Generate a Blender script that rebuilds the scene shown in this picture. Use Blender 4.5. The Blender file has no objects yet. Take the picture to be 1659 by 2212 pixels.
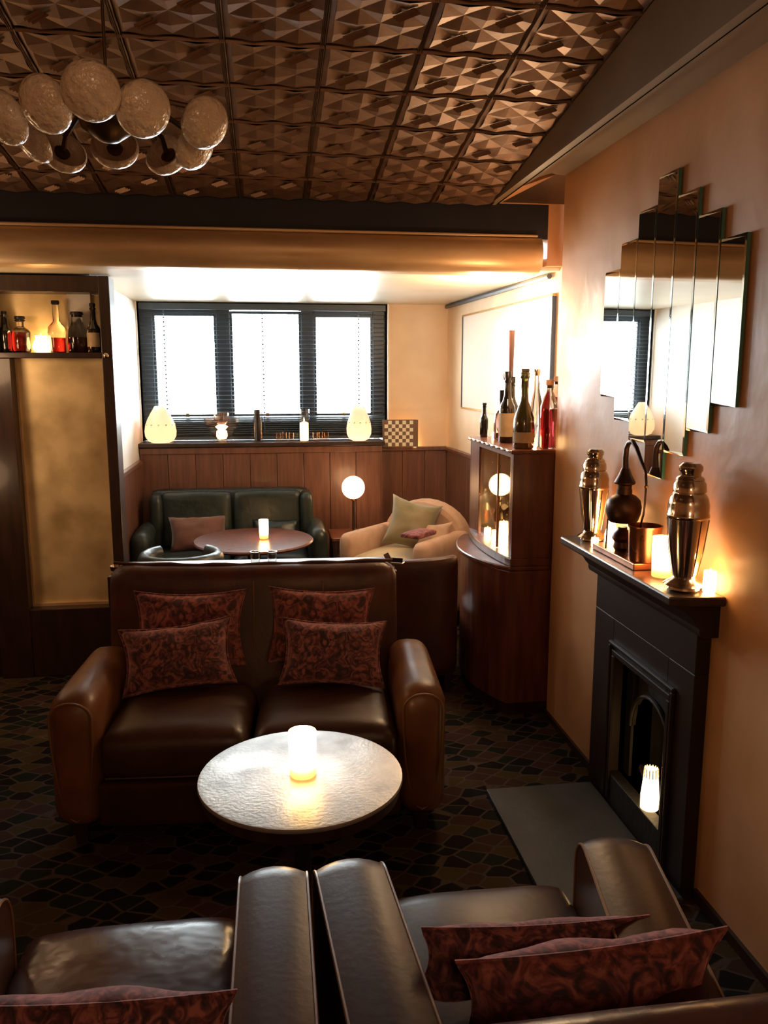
import bpy, bmesh, math, random
from mathutils import Vector, Matrix, noise
random.seed(7)
R = math.radians
PI = math.pi
sc = bpy.context.scene
col = sc.collection

# ------------------------------------------------------------------ camera
cam_d = bpy.data.cameras.new('camera'); cam = bpy.data.objects.new('camera', cam_d); col.objects.link(cam)
cam_d.sensor_fit = 'VERTICAL'; cam_d.sensor_height = 36.0
cam_d.lens = 1760.0 / 2212.0 * 36.0
cam_d.clip_start = 0.02
cam.location = (0, 0, 1.6)
cam.rotation_euler = (R(90 - 9.7), 0, R(-8.1))
sc.camera = cam
# ------------------------------------------------------------------ sky, added fill lights, exposure
sc.view_settings.view_transform = 'Standard'; sc.view_settings.look = 'None'
sc.view_settings.gamma = 1.0; sc.view_settings.use_curve_mapping = False
sc.view_settings.exposure = 0.3
sc.cycles.max_bounces = 10
sc.cycles.diffuse_bounces = 5
sc.cycles.transparent_max_bounces = 24
sc.cycles.sample_clamp_indirect = 6.0
sc.cycles.caustics_refractive = False
sc.cycles.use_denoising = True
w = bpy.data.worlds.new('overcast_sky'); sc.world = w; w.use_nodes = True
w.node_tree.nodes['Background'].inputs[0].default_value = (0.88, 0.95, 1.0, 1)
w.node_tree.nodes['Background'].inputs[1].default_value = 40.0

def lamp(name, loc, power, color, size=0.05, kind='POINT', rot=None, sx=None, sy=None):
    d = bpy.data.lights.new(name, kind); d.energy = power; d.color = color
    if kind == 'POINT': d.shadow_soft_size = size
    if kind == 'AREA':
        d.shape = 'RECTANGLE'; d.size = sx; d.size_y = sy
    o = bpy.data.objects.new(name, d); o.location = loc
    if rot: o.rotation_euler = rot
    col.objects.link(o); return o
p = lamp('window_portal', (-0.02, 6.12, 1.6), 1, (1, 1, 1), kind='AREA', rot=(R(-90), 0, 0), sx=1.72, sy=1.0)
p.data.cycles.is_portal = True
WARM = (1.0, 0.62, 0.33)
CAND = (1.0, 0.50, 0.18)
lamp('room_fill_behind', (0.1, -0.9, 2.2), 22, WARM, 0.15)  # added warm fill behind the camera, no fixture
lamp('room_fill_side', (-1.75, 3.55, 1.8), 9, WARM, 0.10)  # added fill out of view at the left, stands in for a lamp
lamp('panel_fill_upper', (-1.42, 4.06, 1.62), 3.0, WARM, 0.09)  # added unseen light that brightens the gilded panel's upper left
lamp('panel_fill_lower', (-1.50, 4.02, 1.05), 1.6, WARM, 0.09)  # second added light without a fixture, brightens the panel lower down

# ------------------------------------------------------------------ materials
def mat(name, color=(.5, .5, .5), rough=.5, metal=0.0, spec=.5, color2=None, nscale=5.0, ndet=5.0, bump=0.0, bscale=40.0,
        rough2=None, trans=0.0, ior=1.45, emit=None, estr=0.0, coat=0.0, stretch=None, lo=.35, hi=.65, sheen=0.0):
    m = bpy.data.materials.new(name); m.use_nodes = True
    nt = m.node_tree; N = nt.nodes; L = nt.links
    b = N['Principled BSDF']
    b.inputs['Base Color'].default_value = (*color, 1)
    b.inputs['Roughness'].default_value = rough
    b.inputs['Metallic'].default_value = metal
    b.inputs['Specular IOR Level'].default_value = spec
    b.inputs['Transmission Weight'].default_value = trans
    b.inputs['IOR'].default_value = ior
    b.inputs['Coat Weight'].default_value = coat
    b.inputs['Coat Roughness'].default_value = .12
    b.inputs['Sheen Weight'].default_value = sheen
    if emit:
        b.inputs['Emission Color'].default_value = (*emit, 1); b.inputs['Emission Strength'].default_value = estr
    tc = N.new('ShaderNodeTexCoord'); mp = N.new('ShaderNodeMapping')
    L.new(tc.outputs['Object'], mp.inputs['Vector'])
    if stretch: mp.inputs['Scale'].default_value = stretch
    if color2 or rough2 is not None:
        n = N.new('ShaderNodeTexNoise'); n.inputs['Scale'].default_value = nscale; n.inputs['Detail'].default_value = ndet
        L.new(mp.outputs[0], n.inputs['Vector'])
        if color2:
            r = N.new('ShaderNodeValToRGB'); r.color_ramp.elements[0].position = lo; r.color_ramp.elements[1].position = hi
            r.color_ramp.elements[0].color = (*color, 1); r.color_ramp.elements[1].color = (*color2, 1)
            L.new(n.outputs[0], r.inputs[0]); L.new(r.outputs[0], b.inputs['Base Color'])
        if rough2 is not None:
            q = N.new('ShaderNodeMapRange'); q.inputs['From Min'].default_value = .35; q.inputs['From Max'].default_value = .65
            q.inputs['To Min'].default_value = rough; q.inputs['To Max'].default_value = rough2
            L.new(n.outputs[0], q.inputs[0]); L.new(q.outputs[0], b.inputs['Roughness'])
    if bump:
        n2 = N.new('ShaderNodeTexNoise'); n2.inputs['Scale'].default_value = bscale; n2.inputs['Detail'].default_value = 3
        L.new(mp.outputs[0], n2.inputs['Vector'])
        bp = N.new('ShaderNodeBump'); bp.inputs['Strength'].default_value = bump; bp.inputs['Distance'].default_value = .01
        L.new(n2.outputs[0], bp.inputs['Height']); L.new(bp.outputs[0], b.inputs['Normal'])
    return m

M = {}
M['plaster'] = mat('ochre_plaster', (.48, .245, .115), .34, color2=(.62, .345, .175), nscale=2.2, rough2=.6, bump=.3, bscale=9, spec=.38)
M['plaster_pale'] = mat('pale_plaster', (.66, .46, .28), .42, color2=(.76, .57, .37), nscale=3, bump=.1, bscale=9)
M['cream'] = mat('cream_paint', (.80, .72, .58), .35, color2=(.74, .63, .47), nscale=3, bump=.05, bscale=12)
M['white'] = mat('white_paint', (.86, .83, .78), .5, color2=(.8, .77, .7), nscale=4)
M['bronze'] = mat('pressed_bronze', (.17, .095, .062), .40, metal=.7, color2=(.26, .16, .10), nscale=9, bump=.12, bscale=30, rough2=.55)
M['bronze_dark'] = mat('dark_bronze', (.10, .06, .035), .4, metal=.6, bump=.05)
M['olive'] = mat('olive_brown_paint', (.24, .18, .12), .5, color2=(.20, .145, .095), nscale=2, bump=.05)
M['fascia'] = mat('blue_black_paint', (.012, .014, .022), .55, color2=(.016, .018, .026), nscale=3)
M['gold'] = mat('gold_lacquer', (.62, .43, .24), .36, metal=.45, color2=(.72, .54, .33), nscale=3, stretch=(1, 6, 6), rough2=.48, bump=.03, bscale=6)
M['goldpanel'] = mat('aged_gilded_glass', (.50, .37, .18), .34, metal=.4, color2=(.80, .64, .36), nscale=5, ndet=8, rough2=.55, bump=.04, bscale=20, lo=.3, hi=.6)
M['wood_red'] = mat('red_mahogany', (.085, .022, .012), .3, color2=(.17, .05, .024), nscale=4, stretch=(6, 6, .8), coat=.12)
M['wood_pan'] = mat('brown_panelling', (.105, .042, .025), .42, color2=(.17, .07, .04), nscale=5, stretch=(8, 8, .7), coat=.15)
M['wood_dark'] = mat('dark_stained_wood', (.022, .011, .008), .38, color2=(.04, .018, .011), nscale=6, stretch=(6, 6, 1), coat=.2)
M['wood_black'] = mat('black_painted_wood', (.022, .013, .009), .42, color2=(.030, .018, .012), nscale=5, spec=.3)
M['leather'] = mat('brown_leather', (.085, .026, .014), .36, color2=(.048, .015, .010), nscale=7, bump=.10, bscale=60, rough2=.5)
M['leather_tan'] = mat('tan_leather', (.062, .026, .013), .33, color2=(.040, .016, .009), nscale=6, bump=.04, bscale=70, spec=.17)
M['leather_arm'] = mat('worn_tan_leather', (.20, .085, .036), .3, color2=(.12, .046, .021), nscale=6, bump=.05, bscale=70, rough2=.42)
M['leather_seat'] = mat('dark_brown_leather', (.040, .018, .013), .34, color2=(.06, .026, .018), nscale=5, bump=.12, bscale=30, rough2=.45)
M['leather_wine'] = mat('wine_leather', (.060, .016, .014), .2, color2=(.035, .010, .010), nscale=5, bump=.6, bscale=7, rough2=.32)
M['leather_green'] = mat('dark_green_leather', (.012, .018, .015), .3, color2=(.026, .035, .031), nscale=8, bump=.25, bscale=25, rough2=.45)
M['piping'] = mat('tan_piping', (.17, .08, .035), .4)
M['piping_dark'] = mat('dark_piping', (.05, .025, .016), .4)
M['cream_cloth'] = mat('cream_upholstery', (.50, .32, .22), .85, color2=(.58, .38, .27), nscale=12, bump=.1, bscale=120)
M['cream_cloth2'] = mat('buff_upholstery', (.46, .36, .21), .85, color2=(.55, .42, .26), nscale=12, bump=.1, bscale=120)
M['sage'] = mat('sage_velvet', (.20, .17, .09), .7, color2=(.30, .24, .14), nscale=6, sheen=.3)
M['rust'] = mat('rust_velvet', (.12, .045, .03), .8, color2=(.18, .07, .045), nscale=9, sheen=.3)
M['silver'] = mat('polished_silver', (.72, .66, .56), .1, metal=1.0, color2=(.6, .53, .43), nscale=5, rough2=.2)
M['copper'] = mat('copper', (.45, .17, .08), .25, metal=1.0, color2=(.28, .10, .055), nscale=7, rough2=.4)
M['copper_dark'] = mat('tarnished_copper', (.09, .045, .03), .42, metal=.8, color2=(.05, .026, .02), nscale=9)
M['brass'] = mat('brass', (.55, .38, .16), .25, metal=1.0)
M['mirror'] = mat('mirror_silvering', (.90, .92, .90), .015, metal=1.0)
M['bevel'] = mat('bevelled_mirror_edge', (.92, .98, .95), .05, metal=1.0)
M['edge_green'] = mat('green_glass_edge', (.05, .20, .16), .1, coat=.8)
M['antique'] = mat('antique_mirror', (.55, .50, .40), .12, metal=.85, color2=(.42, .36, .22), nscale=7, rough2=.3)
M['zinc'] = mat('hammered_zinc', (.52, .50, .48), .34, metal=.6, color2=(.35, .35, .35), nscale=9, ndet=9, rough2=.46, bump=.11, bscale=90)
M['cork'] = mat('cork', (.30, .17, .09), .9, color2=(.2, .11, .06), nscale=50)
M['black'] = mat('black_plastic', (.012, .011, .012), .35)
M['foil'] = mat('dark_foil', (.03, .026, .02), .3, metal=.4)
M['label'] = mat('cream_paper_label', (.55, .42, .26), .7, color2=(.48, .36, .22), nscale=30)
M['ivory'] = mat('ivory_paint', (.78, .70, .52), .5)
M['check_brown'] = mat('brown_squares', (.16, .09, .05), .5)
M['slate'] = mat('slate', (.028, .032, .034), .6, color2=(.04, .043, .044), nscale=8, bump=.1)
M['blind'] = mat('blue_black_slats', (.05, .068, .085), .4)
M['frame'] = mat('blue_black_window_paint', (.045, .06, .075), .4)
M['iron'] = mat('sooty_iron', (.016, .013, .008), .6, color2=(.026, .021, .012), nscale=12, bump=.2)
M['mirror_pale'] = mat('pale_reflection', (.86, .82, .74), .12, coat=1.0)  # white put in for the reflection in the alcove mirror
M['hearthtile'] = mat('olive_hearth', (.045, .04, .02), .35)

def carpet():
    m = bpy.data.materials.new('trellis_carpet'); m.use_nodes = True
    nt = m.node_tree; N = nt.nodes; L = nt.links; b = N['Principled BSDF']; b.inputs['Roughness'].default_value = .95
    b.inputs['Specular IOR Level'].default_value = .1
    tc = N.new('ShaderNodeTexCoord'); mp = N.new('ShaderNodeMapping'); mp.inputs['Rotation'].default_value = (0, 0, R(38))
    mp.inputs['Scale'].default_value = (11.5, 17, 1)
    L.new(tc.outputs['Object'], mp.inputs[0])
    v = N.new('ShaderNodeTexVoronoi'); v.inputs['Scale'].default_value = 1.0; v.inputs['Randomness'].default_value = .5
    e = N.new('ShaderNodeTexVoronoi'); e.feature = 'DISTANCE_TO_EDGE'; e.inputs['Scale'].default_value = 1.0; e.inputs['Randomness'].default_value = .5
    L.new(mp.outputs[0], v.inputs['Vector']); L.new(mp.outputs[0], e.inputs['Vector'])
    sp = N.new('ShaderNodeSeparateColor'); L.new(v.outputs['Color'], sp.inputs[0])
    r = N.new('ShaderNodeValToRGB'); r.color_ramp.interpolation = 'CONSTANT'
    els = r.color_ramp.elements; els[0].color = (.008, .006, .006, 1); els[1].position = .35; els[1].color = (.040, .020, .016, 1)
    x = els.new(.55); x.color = (.010, .013, .009, 1); x = els.new(.78); x.color = (.050, .034, .014, 1)
    L.new(sp.outputs[0], r.inputs[0])
    mr = N.new('ShaderNodeMapRange'); mr.inputs['From Min'].default_value = .035; mr.inputs['From Max'].default_value = .07
    L.new(e.outputs['Distance'], mr.inputs[0])
    mx = N.new('ShaderNodeMix'); mx.data_type = 'RGBA'
    mx.inputs['A'].default_value = (.065, .046, .036, 1)
    L.new(mr.outputs[0], mx.inputs['Factor']); L.new(r.outputs[0], mx.inputs['B'])
    L.new(mx.outputs['Result'], b.inputs['Base Color'])
    n = N.new('ShaderNodeTexNoise'); n.inputs['Scale'].default_value = 400; bp = N.new('ShaderNodeBump'); bp.inputs['Strength'].default_value = .4
    L.new(tc.outputs['Object'], n.inputs['Vector']); L.new(n.outputs[0], bp.inputs['Height']); L.new(bp.outputs[0], b.inputs['Normal'])
    return m
M['carpet'] = carpet()

def velvet(name, base, mid, light, scale):
    m = bpy.data.materials.new(name); m.use_nodes = True
    nt = m.node_tree; N = nt.nodes; L = nt.links; b = N['Principled BSDF']; b.inputs['Roughness'].default_value = .8
    b.inputs['Sheen Weight'].default_value = .5; b.inputs['Sheen Tint'].default_value = (.9, .4, .4, 1)
    tc = N.new('ShaderNodeTexCoord'); n0 = N.new('ShaderNodeTexNoise'); n0.inputs['Scale'].default_value = scale; n0.inputs['Distortion'].default_value = 2.5
    n0.inputs['Detail'].default_value = 3
    L.new(tc.outputs['Object'], n0.inputs['Vector'])
    r = N.new('ShaderNodeValToRGB'); els = r.color_ramp.elements
    els[0].position = .38; els[0].color = (*base, 1); els[1].position = .64; els[1].color = (*light, 1)
    x = els.new(.50); x.color = (*mid, 1)
    L.new(n0.outputs[0], r.inputs[0]); L.new(r.outputs[0], b.inputs['Base Color'])
    return m
M['paisley'] = velvet('wine_figured_velvet', (.028, .010, .014), (.14, .030, .034), (.30, .095, .075), 20)
M['paisley2'] = velvet('plum_figured_velvet', (.016, .008, .012), (.10, .026, .036), (.27, .095, .085), 24)

def glass(name, color, rough=.02):
    return mat(name, color, rough, trans=1.0, ior=1.45)
M['glass'] = glass('clear_glass', (.96, .95, .92))
M['glass_amber'] = glass('amber_glass', (.55, .30, .10))
M['glass_dark'] = mat('dark_bottle_glass', (.012, .012, .008), .06, trans=.25, coat=1.0)
M['glass_green'] = mat('olive_bottle_glass', (.05, .045, .012), .06, trans=.6, coat=1.0)
M['liquor_red'] = mat('red_liqueur', (.34, .02, .03), .05, trans=.85, ior=1.33, emit=None)
M['liquor_amber'] = mat('amber_liqueur', (.45, .15, .05), .05, trans=.85, ior=1.33)
M['pink_glass'] = glass('pink_cut_glass', (.85, .55, .50), .12)

def pane():
    m = bpy.data.materials.new('thin_pane'); m.use_nodes = True
    nt = m.node_tree; N = nt.nodes; L = nt.links
    for n in list(N):
        if n.type != 'OUTPUT_MATERIAL': N.remove(n)
    out = [n for n in N if n.type == 'OUTPUT_MATERIAL'][0]
    t = N.new('ShaderNodeBsdfTransparent'); t.inputs[0].default_value = (.95, .97, .96, 1)
    g = N.new('ShaderNodeBsdfGlossy'); g.inputs['Roughness'].default_value = .02
    f0 = N.new('ShaderNodeLayerWeight'); pw = N.new('ShaderNodeMath'); pw.operation = 'POWER'; pw.inputs[1].default_value = 4.5; L.new(f0.outputs['Facing'], pw.inputs[0])
    f = N.new('ShaderNodeMath'); f.operation = 'MULTIPLY_ADD'; f.inputs[1].default_value = .9; f.inputs[2].default_value = .04; L.new(pw.outputs[0], f.inputs[0]); mx = N.new('ShaderNodeMixShader')
    L.new(f.outputs[0], mx.inputs[0]); L.new(t.outputs[0], mx.inputs[1]); L.new(g.outputs[0], mx.inputs[2]); L.new(mx.outputs[0], out.inputs[0])
    return m
M['pane'] = pane()
def thin(name, colr):
    m = M['pane'].copy(); m.name = name
    for n in m.node_tree.nodes:
        if n.type == 'BSDF_TRANSPARENT': n.inputs[0].default_value = (*colr, 1)
    return m
M['thin_pink'] = thin('thin_pink_glass', (.97, .88, .82))

def shell(name, color, gloss=.15):
    """a thin translucent shell: light inside shines through it"""
    m = bpy.data.materials.new(name); m.use_nodes = True
    nt = m.node_tree; N = nt.nodes; L = nt.links
    for n in list(N):
        if n.type != 'OUTPUT_MATERIAL': N.remove(n)
    out = [n for n in N if n.type == 'OUTPUT_MATERIAL'][0]
    a = N.new('ShaderNodeBsdfTranslucent'); a.inputs[0].default_value = (*color, 1)
    d = N.new('ShaderNodeBsdfDiffuse'); d.inputs[0].default_value = (*color, 1)
    g = N.new('ShaderNodeBsdfGlossy'); g.inputs['Roughness'].default_value = .15
    m1 = N.new('ShaderNodeMixShader'); m1.inputs[0].default_value = .3; m2 = N.new('ShaderNodeMixShader'); m2.inputs[0].default_value = gloss
    L.new(a.outputs[0], m1.inputs[1]); L.new(d.outputs[0], m1.inputs[2]); L.new(m1.outputs[0], m2.inputs[1]); L.new(g.outputs[0], m2.inputs[2]); L.new(m2.outputs[0], out.inputs[0])
    return m
M['eggshell'] = shell('frosted_egg_glass', (.92, .74, .60), .05)
M['frost'] = shell('frosted_candle_glass', (.95, .85, .7), .05)
M['flame'] = mat('candle_glow', (1, .8, .5), .6, emit=(1.0, .60, .24), estr=16)
M['flame_dim'] = mat('soft_candle_glow', (1, .8, .5), .6, emit=(1.0, .66, .30), estr=6)
M['flame_small'] = mat('tealight_glow', (1, .8, .5), .6, emit=(1.0, .58, .22), estr=22)
M['globe_glow'] = mat('lit_opal_glass', (1, .9, .8), .5, emit=(1.0, .58, .28), estr=11)
M['bulb_glow'] = mat('lit_bulb_glass', (1, .9, .8), .5, emit=(1.0, .78, .5), estr=30)
M['capiz'] = mat('bubbled_pearl_glass', (.72, .58, .44), .25, color2=(.82, .70, .56), nscale=14, bump=1.0, bscale=62, spec=.9, coat=.3)

# ------------------------------------------------------------------ mesh helpers
def new(): return bmesh.new()
def box(bm, x0, x1, y0, y1, z0, z1, mtx=None):
    vs = [bm.verts.new((x, y, z)) for x in (x0, x1) for y in (y0, y1) for z in (z0, z1)]
    for f in ((0, 1, 3, 2), (4, 6, 7, 5), (0, 4, 5, 1), (2, 3, 7, 6), (0, 2, 6, 4), (1, 5, 7, 3)):
        bm.faces.new([vs[i] for i in f])
    if mtx: bmesh.ops.transform(bm, matrix=mtx, verts=vs)
    return vs
def lathe(bm, prof, seg=28, c=(0, 0, 0), sx=1, sy=1, mtx=None):
    rings = []; allv = []
    for r, z in prof:
        if r < 1e-5:
            v = bm.verts.new((c[0], c[1], c[2] + z)); rings.append([v]); allv.append(v)
        else:
            ring = [bm.verts.new((c[0] + r * sx * math.cos(2 * PI * i / seg), c[1] + r * sy * math.sin(2 * PI * i / seg), c[2] + z)) for i in range(seg)]
            rings.append(ring); allv += ring
    for a, b in zip(rings, rings[1:]):
        for i in range(seg):
            j = (i + 1) % seg
            if len(a) == 1 and len(b) == 1: continue
            if len(a) == 1: bm.faces.new([a[0], b[i], b[j]][::-1])
            elif len(b) == 1: bm.faces.new([a[i], a[j], b[0]])
            else: bm.faces.new([a[i], a[j], b[j], b[i]])
    if mtx: bmesh.ops.transform(bm, matrix=mtx, verts=allv)
    return allv
def tube(bm, pts, rad, seg=8, close=False):
    pts = [Vector(q) for q in pts]; n = len(pts)
    rs = rad if isinstance(rad, (list, tuple)) else [rad] * n
    rings = []; up = None
    for i, q in enumerate(pts):
        a = pts[(i - 1) % n] if (close or i > 0) else q; b = pts[(i + 1) % n] if (close or i < n - 1) else q
        t = (b - a).normalized()
        if up is None: up = Vector((0, 0, 1)) if abs(t.z) < .9 else Vector((1, 0, 0))
        s = t.cross(up); s = s.normalized() if s.length > 1e-4 else Vector((1, 0, 0)); up = s.cross(t).normalized()
        rings.append([bm.verts.new(q + rs[i] * (s * math.cos(2 * PI * k / seg) + up * math.sin(2 * PI * k / seg))) for k in range(seg)])
    m = n if close else n - 1
    for i in range(m):
        a, b = rings[i], rings[(i + 1) % n]
        for k in range(seg): bm.faces.new([a[k], a[(k + 1) % seg], b[(k + 1) % seg], b[k]])
    if not close:
        bm.faces.new(rings[0][::-1]); bm.faces.new(rings[-1])
def prism(bm, pts, axis, a, b, mtx=None):
    """extrude a closed outline: pts are the two other coordinates in x,y,z order"""
    def mk(q, t):
        if axis == 'x': return (t, q[0], q[1])
        if axis == 'y': return (q[0], t, q[1])
        return (q[0], q[1], t)
    A = [bm.verts.new(mk(q, a)) for q in pts]; B = [bm.verts.new(mk(q, b)) for q in pts]; n = len(pts)
    bm.faces.new(A[::-1]); bm.faces.new(B)
    for i in range(n): bm.faces.new([A[i], A[(i + 1) % n], B[(i + 1) % n], B[i]])
    if mtx: bmesh.ops.transform(bm, matrix=mtx, verts=A + B)
    return A + B
def rbox(bm, x0, x1, y0, y1, z0, z1, r, n=8, puff=0.0, axis='z', mtx=None, wob=0.0, pufflo=0.0):
    """a rounded, optionally puffed box"""
    c = Vector(((x0 + x1) / 2, (y0 + y1) / 2, (z0 + z1) / 2)); h = Vector(((x1 - x0) / 2, (y1 - y0) / 2, (z1 - z0) / 2))
    r = min(r, min(h) * .98)
    tmp = bmesh.new(); bmesh.ops.create_cube(tmp, size=2)
    bmesh.ops.subdivide_edges(tmp, edges=tmp.edges, cuts=n, use_grid_fill=True)
    vm = {}
    for v in tmp.verts:
        u = []
        for i in range(3):
            t = v.co[i]  # spread loops so corners get resolution
            s = math.copysign(abs(t) ** .55, t) if abs(t) < 1 else t
            u.append(s * h[i])
        u = Vector(u); inner = Vector([max(-(h[i] - r), min(h[i] - r, u[i])) for i in range(3)])
        d = u - inner
        if d.length > 1e-6: u = inner + d.normalized() * r if (abs(v.co.x) >= .999) + (abs(v.co.y) >= .999) + (abs(v.co.z) >= .999) >= 1 else u
        ai = 'xyz'.index(axis); o = [i for i in range(3) if i != ai]
        k = (1 - (u[o[0]] / h[o[0]]) ** 2) * (1 - (u[o[1]] / h[o[1]]) ** 2)
        if u[ai] > 0: u[ai] += puff * max(0, k) ** .6
        else: u[ai] -= pufflo * max(0, k) ** .6
        if wob:
            w_ = noise.noise(u * 9 + Vector((c.x * 7, 3.1, 0))); u += u.normalized() * w_ * wob
        vm[v] = bm.verts.new(c + u)
    for f in tmp.faces: bm.faces.new([vm[v] for v in f.verts])
    tmp.free()
    if mtx: bmesh.ops.transform(bm, matrix=mtx, verts=list(vm.values()))
    return list(vm.values())
def pillow(bm, W, H, T, n=14, pinch=.09, wob=.006, mtx=None, seed=0.0, split=None):
    """a scatter cushion standing in the xz plane, bottom edge at z=0"""
    allv = []
    for s in (1, -1):
        g = {}
        for i in range(n + 1):
            for j in range(n + 1):
                u = 2 * i / n - 1; v = 2 * j / n - 1
                th = T / 2 * (max(0, 1 - abs(u) ** 2.6) ** .6) * (max(0, 1 - abs(v) ** 2.6) ** .6)
                x = u * W / 2 * (1 - pinch * (1 - v * v)); z = v * H / 2 * (1 - pinch * (1 - u * u))
                nv = noise.noise(Vector((u * 2.2 + seed, v * 2.2, s)))
                q = Vector((x, s * (th + (wob * nv * 2 if 0 < th else 0)), H / 2 + z + wob * noise.noise(Vector((u * 3 + seed, 5, v * 3)))))
                g[i, j] = bm.verts.new(q); allv.append(g[i, j])
        for i in range(n):
            for j in range(n):
                f = [g[i, j], g[i + 1, j], g[i + 1, j + 1], g[i, j + 1]]
                bm.faces.new(f if s < 0 else f[::-1])
    bmesh.ops.remove_doubles(bm, verts=allv, dist=1e-5)
    if mtx:
        bmesh.ops.transform(bm, matrix=mtx, verts=[v for v in allv if v.is_valid])
def obj(name, bm, m, parent=None, smooth=False, bevel=0.0, kind=None, angle=40):
    me = bpy.data.meshes.new(name)
    bmesh.ops.recalc_face_normals(bm, faces=bm.faces)
    bm.to_mesh(me); bm.free()
    me.materials.append(M[m] if isinstance(m, str) else m)
    o = bpy.data.objects.new(name, me); col.objects.link(o)
    if parent: o.parent = parent
    if smooth:
        for q in me.polygons: q.use_smooth = True
        if smooth != 'all':
            md = me; md.set_sharp_from_angle(angle=R(angle))
    if bevel:
        b = o.modifiers.new('bevel', 'BEVEL'); b.width = bevel; b.segments = 2; b.limit_method = 'ANGLE'; b.angle_limit = R(35)
    if kind: o['kind'] = kind
    return o
def tag(o, label, cat, group=None):
    o['label'] = label; o['category'] = cat
    if group: o['group'] = group
    return o
def thing(name, label, cat, loc=(0, 0, 0), rz=0, group=None):
    o = bpy.data.objects.new(name, None); col.objects.link(o); o.empty_display_size = .05
    o.location = loc; o.rotation_euler = (0, 0, R(rz)); return tag(o, label, cat, group)
def boxo(name, x0, x1, y0, y1, z0, z1, m, parent=None, bevel=0.0, kind=None):
    bm = new(); box(bm, x0, x1, y0, y1, z0, z1); return obj(name, bm, m, parent, bevel=bevel, kind=kind)
def T(x, y, z): return Matrix.Translation((x, y, z))
def RX(a): return Matrix.Rotation(R(a), 4, 'X')
def RY(a): return Matrix.Rotation(R(a), 4, 'Y')
def RZ(a): return Matrix.Rotation(R(a), 4, 'Z')
def copy_thing(root, loc, rz, label=None):
    r = root.copy(); col.objects.link(r); r.location = loc; r.rotation_euler = (0, 0, R(rz))
    if label: r['label'] = label
    for ch in list(root.children):
        c = ch.copy(); col.objects.link(c); c.parent = r
        for g in list(ch.children):
            d = g.copy(); col.objects.link(d); d.parent = c
    return r
def S(o): o['kind'] = 'structure'; return o

# ================================================================== THE SETTING
XL, YB, XW = -3.0, -1.6, 1.275
def cz(y): return 2.37 + .133 * (3.85 - y)
S(boxo('floor', XL - .1, 1.9, YB - .1, 6.2, -.08, 0, 'carpet'))
S(boxo('wall_left', XL - .1, XL, YB, 6.2, 0, 3.3, 'plaster'))
S(boxo('wall_front', XL - .1, 1.5, YB - .1, YB, 0, 3.3, 'plaster'))
# chimney breast wall with the opening of the fireplace
bm = new()
fy0, fy1, fz0, fz1 = 2.29, 2.70, .13, .60
box(bm, XW, XW + .12, YB, fy0, 0, 2.50); box(bm, XW, XW + .12, fy1, 3.50, 0, 2.50)
box(bm, XW, XW + .12, fy0, fy1, 0, fz0); box(bm, XW, XW + .12, fy0, fy1, fz1, 2.50)
box(bm, XW + .12, XW + .15, YB, 3.50, 2.0, 3.3)
S(obj('wall_right', bm, 'plaster'))
# alcove wall, behind the bar cabinet, slightly splayed
bm = new(); prism(bm, [(1.44, 3.38), (1.315, 5.97), (1.5, 5.97), (1.6, 3.38)], 'z', 0, 2.62)
S(obj('wall_alcove', bm, 'plaster_pale'))
# sloping ceiling slab behind the tiles
bm = new(); prism(bm, [(YB - .1, cz(YB - .1) + .012), (3.86, cz(3.86) + .012), (3.86, cz(3.86) + .1), (YB - .1, cz(YB - .1) + .1)], 'x', XL - .1, 1.5)
ceil = S(obj('ceiling', bm, 'bronze_dark'))
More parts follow.
